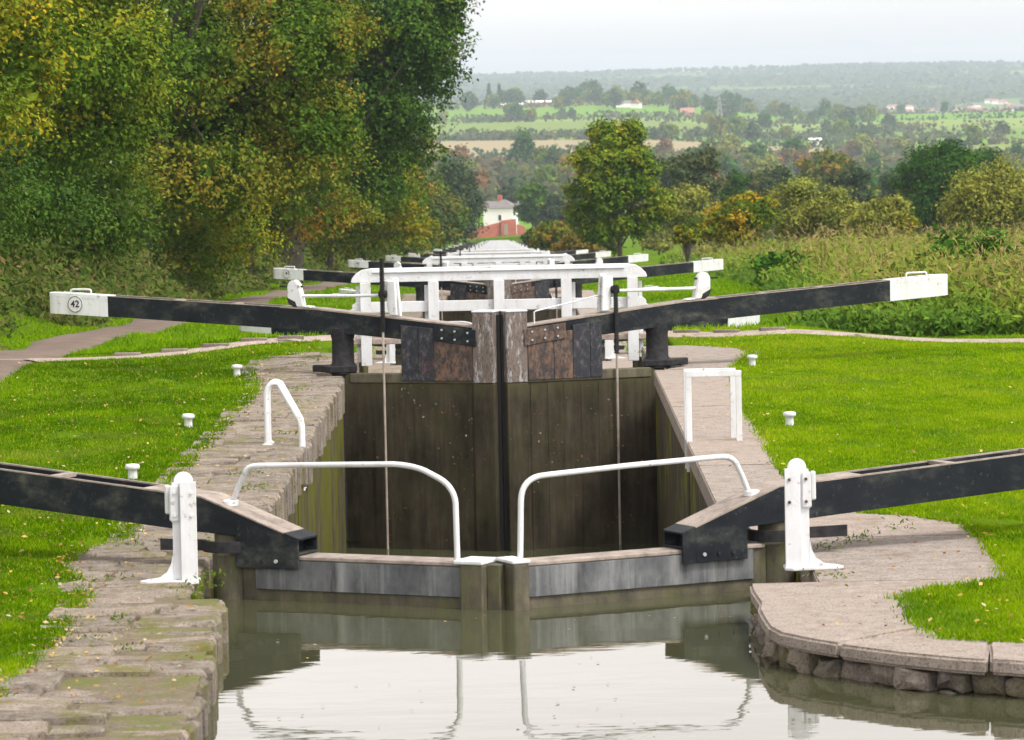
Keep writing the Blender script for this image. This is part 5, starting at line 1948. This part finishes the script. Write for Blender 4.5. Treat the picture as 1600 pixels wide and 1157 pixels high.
young_tree()
midtree('brown_shrub', 'brown-olive shrub left of the slender tree, above the white beams', 870, 330, 84, 338, 400, HAZEL, 102, hue=0.62, cat='shrub')
midtree('orange_shrub', 'small orange-brown shrub at the foot of the slender tree', 905, 300, 70, 362, 402, RUST * 0.6 + HAZEL * 0.5, 103, hue=0.6, cat='shrub')
midtree('willow_shrub', 'yellow-green round shrub right of the slender tree', 1068, 320, 84, 276, 376, WILLOW, 104, hue=0.45)
midtree('ash_tree', 'pale green tree just right of the slender tree', 1085, 420, 86, 222, 330, BLUEG, 105, hue=0.6)
midtree('yellow_shrub', 'golden yellow rounded shrub behind the reeds', 1160, 215, 118, 296, 378, YELLOW, 106, hue=0.42, contrast=0.9, cat='shrub')
midtree('willow_shrub', 'wide grey-green willow shrub right of the golden shrub', 1266, 240, 150, 276, 372, WILLOW, 107, hue=0.25, contrast=0.5, n=2200)
midtree('willow_shrub', 'low yellow-green shrub in front of the dark round tree', 1372, 235, 100, 308, 374, WILLOW, 108, hue=0.55, contrast=0.4, cat='shrub')
midtree('oak_tree', 'big dark green round oak on the right', 1470, 330, 158, 206, 372, DEEP, 109, hue=0.4, contrast=0.5, n=2800, lob=12)
midtree('oak_tree', 'second dark oak peeping out behind the big round oak', 1540, 470, 90, 212, 320, DEEP, 110, hue=0.5)
midtree('willow_tree', 'large golden-olive willow at the right edge of the picture', 1558, 235, 190, 236, 376, WILLOW, 111, hue=0.45, contrast=0.4, n=3000, lob=12)
midtree('willow_tree', 'golden-olive willow continuing beyond the right edge', 1690, 250, 170, 225, 376, WILLOW, 112, hue=0.4, contrast=0.4, n=1500)
midtree('ash_tree', 'grey-green tree above the wide willow shrub', 1330, 480, 84, 244, 345, BLUEG, 113, hue=0.3)
midtree('oak_tree', 'small dark green tree between golden shrub and pale ash', 1150, 460, 48, 258, 330, DEEP, 114, hue=0.5)
midtree('ash_tree', 'green tree directly behind the golden shrub', 1210, 560, 80, 250, 330, BLUEG, 115, hue=0.5)
midtree('maple_tree', 'yellow-brown tree left of the big dark oak', 1290, 700, 86, 222, 300, HAZEL, 116, hue=0.6)
midtree('maple_tree', 'olive tree behind the slender tree on its right', 1040, 620, 60, 236, 320, BLUEG, 117, hue=0.35)
midtree('ash_tree', 'light green tree beside the white house', 838, 800, 62, 272, 352, OLIVE * np.array([0.7, 1.0, 1.0]), 118, hue=0.4)
midtree('ash_tree', 'blue-green tree right of the light green tree by the house', 868, 780, 46, 300, 356, BLUEG, 119, hue=0.3)
midtree('maple_tree', 'dull green tree left behind the white house', 795, 985, 36, 282, 345, BLUEG, 120, hue=0.4)
midtree('ash_tree', 'small yellow-tipped shrub at the reed edge below the pale ash', 1075, 200, 40, 345, 385, YELLOW, 121, hue=0.3, cat='shrub', n=700)
midtree('yellow_shrub', 'tiny bright yellow shrub in front of the big dark oak', 1424, 230, 34, 336, 372, YELLOW, 122, hue=0.5, cat='shrub', n=600)
midtree('ash_tree', 'dull green tree over the low shrub left of the big oak', 1400, 620, 70, 262, 330, BLUEG, 123, hue=0.4)

midtree('green_shrub', 'round green shrub directly left of the slender trunk', 936, 310, 78, 344, 400, OLIVE, 124, hue=0.3, cat='shrub', n=1100)
midtree('olive_shrub', 'low olive shrub right of the slender trunk', 1030, 420, 56, 345, 392, WILLOW, 125, hue=0.5, cat='shrub', n=1100)
midtree('green_shrub', 'dull green shrub below the pale ash', 1092, 275, 70, 330, 390, HAZEL, 126, hue=0.3, cat='shrub', n=1100)
midtree('olive_shrub', 'olive shrub left of the golden shrub', 1125, 300, 60, 318, 380, OLIVE, 127, hue=0.4, cat='shrub', n=900)
midtree('green_shrub', 'green shrub to the left of the brown shrub', 838, 400, 44, 352, 388, HAZEL, 128, hue=0.4, cat='shrub', n=800)
midtree('ash_tree', 'blue-green tree in the gap left of the slender tree', 905, 640, 50, 300, 362, BLUEG, 129, hue=0.5, n=900)
midtree('olive_shrub', 'pale olive scrub between wide willow and dark oak', 1440, 420, 80, 285, 350, WILLOW, 130, hue=0.3, n=900)

# ------------------------------------------------------------------ the valley and the far hills
_fy = [980, 1200, 1600, 2000, 2500, 3000, 3500, 3800, 4300, 5200, 6500, 8000, 9500, 11500]
_fz = [-26.5, -26.5, -24.0, -20.0, -13.0, -4.5, 6.0, 11.0, 4.0, -6.0, 16.0, 48.0, 84.0, 75.0]
_fz2 = [-26.5, -27.5, -27.0, -25.0, -20.0, -14.0, -9.0, -9.0, -12.0, -12.0, 10.0, 50.0, 90.0, 84.0]
FN1, FN2 = Noise3(131, 900.0), Noise3(132, 2600.0)


def far_z(X, Y):
    X, Y = np.asarray(X, dtype=float), np.asarray(Y, dtype=float)
    a, b = np.interp(Y, _fy, _fz), np.interp(Y, _fy, _fz2)
    w = sstep(0.03, 0.085, X / Y)
    z = a * (1 - w) + b * w
    P = np.stack([X, Y, X * 0], -1)
    z = z + (FN1(P) * 1.6 + FN2(P) * 4.0 * sstep(5000, 9000, Y)) * sstep(1000, 1800, Y)
    return z if z.ndim else float(z)


g_ = np.random.default_rng(140)
NF = 90
SEED = np.stack([g_.uniform(-1400, 1900, NF), np.exp(g_.uniform(math.log(1000), math.log(4600), NF))], 1)
FCOL = np.array([(0.12, 0.22, 0.030), (0.16, 0.25, 0.045), (0.17, 0.23, 0.06), (0.24, 0.20, 0.12), (0.17, 0.22, 0.06), (0.12, 0.19, 0.04)])
FC = FCOL[g_.choice(len(FCOL), NF, p=[0.26, 0.24, 0.14, 0.04, 0.18, 0.14])] * g_.uniform(0.85, 1.15, (NF, 1))
for k_ in range(NF):                         # the one ploughed slope left of the slender tree
    if 2050 < SEED[k_, 1] < 2700 and -0.02 < SEED[k_, 0] / SEED[k_, 1] < 0.004: FC[k_] = (0.29, 0.21, 0.155)


def voronoi(X, Y):
    # fields run across the slope: stretch distances along Y
    D = ((X[..., None] - SEED[:, 0]) * 0.75) ** 2 + ((Y[..., None] - SEED[:, 1]) * 1.5) ** 2
    i = np.argpartition(D, 1, axis=-1)[..., :2]
    d = np.sqrt(np.take_along_axis(D, i, -1))
    o = np.argsort(d, -1)
    i, d = np.take_along_axis(i, o, -1), np.take_along_axis(d, o, -1)
    return i[..., 0], d[..., 1] - d[..., 0]


def build_far():
    ys = np.concatenate([np.geomspace(980, 4600, 150), np.geomspace(4700, 11500, 36)])
    us = np.linspace(-0.20, 0.24, 130)
    Ym, Um = np.meshgrid(ys, us, indexing='ij')
    Xm = Um * (Ym + 400)
    Z = far_z(Xm, Ym)
    fid, _ = voronoi(Xm, Ym)
    c = FC[fid]
    wn_ = Noise3(141, 420)(np.stack([Xm, Ym, Xm * 0], -1))
    hill = sstep(4600, 5600, Ym)[..., None]
    woods = np.array([0.035, 0.060, 0.020])
    past = np.array([0.12, 0.17, 0.05])
    hc = np.where((wn_ > -0.15)[..., None], woods, past)
    c = c * (1 - hill) + hc * hill
    nr, nc = Ym.shape
    idx = np.arange(nr * nc).reshape(nr, nc)
    q = np.stack([idx[:-1, :-1], idx[:-1, 1:], idx[1:, 1:], idx[1:, :-1]], -1).reshape(-1, 4)
    me = np_mesh('hills', np.stack([Xm, Ym, Z], -1).reshape(-1, 3), q, FIELDS, c.reshape(-1, 3), smooth=True)
    tag(obj('hills', me), 'patchwork fields rising to a long hazy ridge', 'hills', kind='structure')
    # hedges between the fields
    g = np.random.default_rng(142)
    n = 70000
    Y = np.exp(g.uniform(math.log(1000), math.log(4500), n))
    X = g.uniform(-0.16, 0.18, n) * Y
    _, dd = voronoi(X, Y)
    ok = dd < 13
    X, Y = X[ok], Y[ok]
    per = 9
    n = len(X)
    h = g.uniform(2.5, 6.5, n)
    C = np.stack([X[:, None] + g.normal(0, 5.0, (n, per)), Y[:, None] + g.normal(0, 2.5, (n, per)), far_z(X, Y)[:, None] + g.random((n, per)) * h[:, None]], -1).reshape(-1, 3)
    V, F_ = leaf_quads(C, np.array([0, -0.7, 0.6]) + g.normal(0, 0.5, (n * per, 3)), g.uniform(2.0, 3.6, n * per), g, 0, 0.9)
    P = np.array([(0.030, 0.060, 0.022), (0.05, 0.075, 0.028), (0.085, 0.08, 0.035), (0.12, 0.075, 0.04)])
    hn = Noise3(143, 260)(C) * 0.35 + 0.45 + g.normal(0, 0.12, n * per)
    c = pal(P, hn)
    tag(obj('hedgerows', np_mesh('hedgerows', V, F_, LEAF, np.repeat(c, 4, 0))), 'hedgerows dividing the far hillside fields', 'hedges', kind='stuff')
    # the wooded skyline of the ridge: rough canopy
    n = 34000
    Y = g.uniform(5600, 9800, n)
    X = g.uniform(-0.10, 0.17, n) * Y
    ok = (Noise3(141, 420)(np.stack([X, Y, X * 0], -1)) > -0.1)
    X, Y = X[ok], Y[ok]
    C = np.stack([X, Y, far_z(X, Y) + g.uniform(2, 9, len(X))], 1)
    V, F_ = leaf_quads(C, np.array([0, -0.6, 0.7]) + g.normal(0, 0.4, C.shape), g.uniform(7, 16, len(X)), g, 0, 0.9)
    c = pal(np.array([(0.03, 0.055, 0.02), (0.05, 0.07, 0.025), (0.08, 0.075, 0.03)]), g.random(len(X)))
    tag(obj('far_woodland', np_mesh('far_woodland', V, F_, LEAF, np.repeat(c, 4, 0))), 'hazy woods covering the farthest ridge', 'woodland', kind='stuff')


build_far()


def far_trees():
    g = np.random.default_rng(150)
    protos = []
    spec = [(BLUEG * 1.4, 0.3, 4.6, 11), (OLIVE * 1.3, 0.4, 4.8, 10), (HAZEL * 1.3, 0.6, 5.0, 10), (DEEP * 1.3, 0.5, 5.2, 13), (RUST * 1.3, 0.4, 4.4, 9), (YELLOW * 1.1, 0.3, 4.6, 9), (WILLOW, 0.4, 5.4, 10)]  # palette multipliers lighten the leaves in place of stronger distance haze
    for k, (P, hue, r, h) in enumerate(spec):
        lobes = auto_lobes(r, h, 0.8, 200 + k, 7)
        V, F_, c = crown_arrays(lobes, 230, 6, 1.15, P, 210 + k, hue=hue, spread=0.8, nscale=4, fill=0.3)
        cm = np_mesh('crown', V, F_, LEAF, c)
        t = trunk_mb(None, lobes[:3], 0.3, 220 + k)
        tm = bpy.data.meshes.new('trunk')
        tm.from_pydata(t.v, [], t.f)
        tm.materials.append(BARK)
        protos.append((cm, tm))
    pts = []
    # hedgerow trees
    while len(pts) < 110:
        Y = math.exp(g.uniform(math.log(1050), math.log(4300)))
        X = g.uniform(-0.02, 0.145) * Y
        _, dd = voronoi(np.array([X]), np.array([Y]))
        if dd[0] < 16: pts.append((X, Y, g.uniform(0.7, 1.25), 0))
    # woods on the valley floor to the right, thinning to the left
    while len(pts) < 205:
        Y = math.exp(g.uniform(math.log(640), math.log(1650)))
        X = g.uniform(0.045, 0.145) * Y
        pts.append((X, Y, g.uniform(0.65, 1.15), 1))
    # trees around the hilltop houses
    while len(pts) < 262:
        Y = g.uniform(3350, 3900)
        X = g.uniform(-0.012, 0.075) * Y
        pts.append((X, Y, g.uniform(0.8, 1.35), 2))
    n3 = 0
    while n3 < 30:
        Y = g.uniform(2400, 3600)
        X = g.uniform(0.055, 0.10) * Y
        pts.append((X, Y, g.uniform(0.9, 1.5), 3)); n3 += 1
    lab = {0: ('small tree in a hedgerow on the far hillside fields', 'hedgerow trees on the hillside'),
           1: ('tree in the autumn wood on the valley floor right of the flight', 'valley floor trees'),
           2: ('tree among the houses on top of the middle hill', 'trees on the hilltop'),
           3: ('tree in the dark belt of wood below the town', 'tree belt below the town')}
    for X, Y, s, kd in pts:
        k = int(g.integers(0, len(protos))) if kd != 2 else int(g.choice([0, 0, 3, 1, 2]))
        if kd == 3: k = int(g.choice([0, 3, 0, 1, 2]))
        z = far_z(X, Y) if Y > 1000 else gz(X, Y)
        r = empty('far_tree', (X, Y, z - 0.2))
        r.rotation_euler = (0, 0, g.uniform(0, 6.28))
        s *= 1.25 if kd == 2 else 1.0
        r.scale = (s * g.uniform(0.85, 1.25), s * g.uniform(0.85, 1.25), s * g.uniform(0.85, 1.2))
        obj('crown', protos[k][0], r)
        obj('trunk', protos[k][1], r)
        cw = ('blue-green', 'olive', 'hazel-brown', 'dark green', 'rust-brown', 'yellowing', 'pale willow-green')[k]
        xp = 779 + X / Y * FPX
        near = ('left of the cottage chimney line', 'above the cottage', 'left of the slender tree', 'above the slender tree', 'just right of the slender tree', 'above the golden shrub', 'above the wide willow shrub', 'left of the big dark oak', 'above the big dark oak', 'above the right-hand willow')[int(np.interp(xp, [760, 800, 880, 1000, 1080, 1160, 1260, 1380, 1540], [0, 1, 2, 3, 4, 5, 6, 7, 8.99]))]
        where = {0: 'in a far hedgerow', 1: 'in the valley wood', 2: 'among the hilltop houses', 3: 'in the belt below the town'}[kd]
        size = 'low' if s < 0.85 else 'tall' if s > 1.12 else 'mid-sized'
        tag(r, '%s %s tree %s, %s' % (size, cw, where, near), 'tree', lab[kd][1])


far_trees()

# ------------------------------------------------------------------ buildings


def simple_house(label, X, Y, w, dpt, h, roofh, wm, rm, rot=0.0, hip=False, windows=(), z=None, group=None, chimney=None):
    z0 = (far_z(X, Y) if Y > 1000 else gz(X, Y)) if z is None else z
    root = empty('house', (X, Y, z0))
    root.rotation_euler = (0, 0, rot)
    b = MB()
    b.box(-w / 2, w / 2, -dpt / 2, dpt / 2, -1.5, h)
    b.build('wall', wm, root)
    b = MB()
    e = 0.35
    W_, D_ = w / 2 + e, dpt / 2 + e
    if hip:
        k = min(W_, D_) * 0.9
        vs = [(-W_, -D_, h), (W_, -D_, h), (W_, D_, h), (-W_, D_, h), (-max(W_ - k, 0.1), 0, h + roofh), (max(W_ - k, 0.1), 0, h + roofh)]
        fs = [(0, 1, 5, 4), (1, 2, 5), (2, 3, 4, 5), (3, 0, 4), (0, 3, 2, 1)]
    else:
        vs = [(-W_, -D_, h), (W_, -D_, h), (W_, D_, h), (-W_, D_, h), (-W_, 0, h + roofh), (W_, 0, h + roofh)]
        fs = [(0, 1, 5, 4), (1, 2, 5), (2, 3, 4, 5), (3, 0, 4), (0, 3, 2, 1)]
    b.add(vs, fs)
    rf = b.build('roof', rm, root)
    if chimney:
        b = MB()
        b.box(chimney - 0.45, chimney + 0.45, -0.45, 0.45, h + roofh * 0.3, h + roofh + 1.0)
        b.build('chimney', BRICK, rf)
    for x, zz, ww, hh in windows:
        b = MB()
        b.box(x - ww / 2, x + ww / 2, -dpt / 2 - 0.06, -dpt / 2 + 0.05, zz - hh / 2, zz + hh / 2)
        wd = b.build('window', RENDER, root)
        b = MB()
        b.box(x - ww / 2 + 0.12, x + ww / 2 - 0.12, -dpt / 2 - 0.09, -dpt / 2 - 0.061, zz - hh / 2 + 0.12, zz + hh / 2 - 0.12)
        b.build('pane', GLASS, wd)
    return tag(root, label, 'house', group)


zc = gz(0.5, 880)
simple_house('white lock cottage with hipped grey roof and orange chimney behind brick bridge', 1.6, 890, 5.4, 6.0, 6.6, 1.9, RENDER, ROOFSL, rot=-0.25, hip=True, windows=((-0.3, 4.4, 0.9, 1.5),), z=-25.0, chimney=-1.0)
simple_house('small white outbuilding left of the white cottage', -1.5, 905, 2.6, 4.0, 6.4, 1.4, RENDER, ROOFSL, rot=-0.25, z=-25.0)


def conifer(label, x, d, h, r, seed):
    X = px(x, d)
    L = [(0, 0, h * t, r * (1.05 - t) * 0.9, r * (1.05 - t) * 0.9, h * 0.11) for t in (0.15, 0.28, 0.41, 0.54, 0.67, 0.8, 0.92)]
    tree('conifer', label, (X, d, far_z(X, d)), L, DEEP * np.array([0.8, 0.85, 1.6]), 420, 7, 1.1, seed, 0.35, 'trees on the hilltop', hue=0.35, contrast=0.3, spread=0.7, nscale=4, fill=0.3)


conifer('tall dark conifer on the hilltop skyline, the left one of a pair', 770, 3500, 21, 5.5, 401)
conifer('tall dark conifer on the hilltop skyline, the right one of a pair', 786, 3480, 21, 4.8, 402)


def telegraph_pole():
    X = px(812, 870)
    root = empty('telegraph_pole', (X, 870, -25.5))
    b = MB()
    b.tube([(0, 0, -0.3), (0, 0, 4.5), (0, 0, 9.0)], [0.16, 0.14, 0.11], 8)
    b.build('pole', STEEL, root, smooth=True)
    b = MB()
    b.box(-0.8, 0.8, -0.06, 0.06, 8.3, 8.45)
    b.build('cross_arm', STEEL, root)
    tag(root, 'pale telegraph pole right of the white cottage', 'pole')


telegraph_pole()


def brick_bridge():
    root = empty('brick_bridge', (0, 862, -25.5))
    sc = FPX / 862
    def P(x, y): return ((x - 779) / sc, 3.8 - (y - 172) / sc + 25.5)
    b = MB()
    b.prism([P(731, 385), P(731, 357.5), P(760, 352), P(784, 346), P(784, 388)], -0.3, 0.3)
    b.build('parapet', BRICK, root, bevel=0.08)
    b = MB()
    b.prism([P(784, 388), P(784, 344), P(808, 341.5), P(809, 388)], -0.9, 0.9)
    b.build('pier', BRICK, root, bevel=0.1)
    b = MB()
    b.prism([P(789, 366), P(789, 350), P(795, 349), P(795, 366)], -0.98, -0.9)
    b.build('render_patch', PALES, root)
    b = MB()
    b.prism([P(809, 388), P(809, 350), P(822, 354), P(822, 388)], -0.3, 0.3)
    b.build('wing_wall', BRICK, root, bevel=0.08)
    b = MB()
    b.prism([P(722, 390), P(722, 372), P(825, 366), P(825, 390)], -2.0, -0.35)
    b.build('grass_bank', LAWN, root, bevel=0.3)
    tag(root, 'red brick bridge parapet at the foot of the flight', 'bridge')


brick_bridge()
simple_house('pale grey-roofed house among valley trees right of centre', px(1285, 1150), 1150, 8.5, 7, 3.0, 3.4, RENDER, ROOFSL, rot=0.5)
simple_house('long low white-roofed building on the middle hilltop', px(803, 3450), 3450, 22, 9, 2.6, 1.6, ROOFTILE, RENDER)
simple_house('second long low pale building on the hilltop, right of the first', px(847, 3480), 3480, 22, 9, 3.6, 1.6, ROOFTILE, RENDER)
simple_house('red-roofed house half hidden by trees on the hilltop', px(1078, 3250), 3250, 11, 9, 3.0, 4.0, ROOFTILE, ROOFTILE)
simple_house('white house at the right end of the hilltop row', px(978, 3420), 3420, 14, 8, 3.4, 2.4, RENDER, ROOFSL)
simple_house('white gabled house beside the hilltop row', px(999, 3400), 3400, 8, 8, 4.0, 3.0, RENDER, ROOFTILE, rot=1.3)
simple_house('small white hut in trees below the tree belt', px(1277, 2300), 2300, 7, 5, 3.0, 1.6, RENDER, RENDER)
gt = random.Random(9)
for k in range(46):
    d_ = gt.uniform(4700, 6000)
    x_ = 1290 + (k * 37 % 310) + gt.uniform(-4, 4)
    simple_house('tiny %s house, %s of the hazy town, above the %s' % (('pale', 'reddish')[k % 2], ('left end', 'left part', 'middle', 'right part', 'right end')[int(min(4, max(0, (x_ - 1290) / 62)))], 'big oak' if x_ > 1450 else 'willow shrub' if x_ < 1370 else 'oak\'s left side'), px(x_, d_), d_, gt.uniform(8, 15), 9, gt.uniform(3, 5), gt.uniform(2, 3.5), (RENDER, ROOFTILE)[k % 2], ROOFTILE if gt.random() < 0.5 else ROOFSL, rot=gt.uniform(-0.6, 0.6), group='houses of the distant town')


def pylon():
    d = 2600.0
    X = px(1129, d)
    root = empty('pylon', (X, d, far_z(X, d)))
    h = 26.0
    b = MB()
    def w(z): return 2.6 * (1 - z / h) + 0.35
    lv = [0, 5, 9.5, 13.5, 17, 20, 23, h]
    for sx, sy in ((-1, -1), (1, -1), (1, 1), (-1, 1)):
        b.tube([(sx * w(z), sy * w(z), z) for z in lv], 0.16, 4)
    for z0, z1 in zip(lv[:-1], lv[1:]):
        for sy in (-1, 1):
            b.tube([(-w(z0), sy * w(z0), z0), (w(z1), sy * w(z1), z1)], 0.10, 4)
            b.tube([(w(z0), sy * w(z0), z0), (-w(z1), sy * w(z1), z1)], 0.10, 4)
    b.build('lattice', STEEL, root)
    for z in (16.5, 20.0, 23.5):
        b = MB()
        b.tube([(-4.2, 0, z), (0, 0, z + 0.8), (4.2, 0, z)], 0.16, 4)
        b.build('cross_arm', STEEL, root)
    tag(root, 'thin grey lattice pylon on the far green field', 'pylon')


pylon()

# ------------------------------------------------------------------ haze
hz = bpy.data.materials.new('haze')
hz.use_nodes = True
hn_, hl_ = hz.node_tree.nodes, hz.node_tree.links
hn_.clear()
ho = hn_.new('ShaderNodeOutputMaterial')
hv = hn_.new('ShaderNodeVolumePrincipled')
hv.inputs['Color'].default_value = (0.71, 0.81, 1.0, 1)
hv.inputs['Density'].default_value = 0.000085
hv.inputs['Anisotropy'].default_value = 0.0
hl_.new(hv.outputs[0], ho.inputs['Volume'])
b = MB()
b.box(-4500, 4500, -80, 12500, -36, 165)
tag(b.build('haze', hz), 'pale blue haze softening the distance', 'haze', kind='stuff')
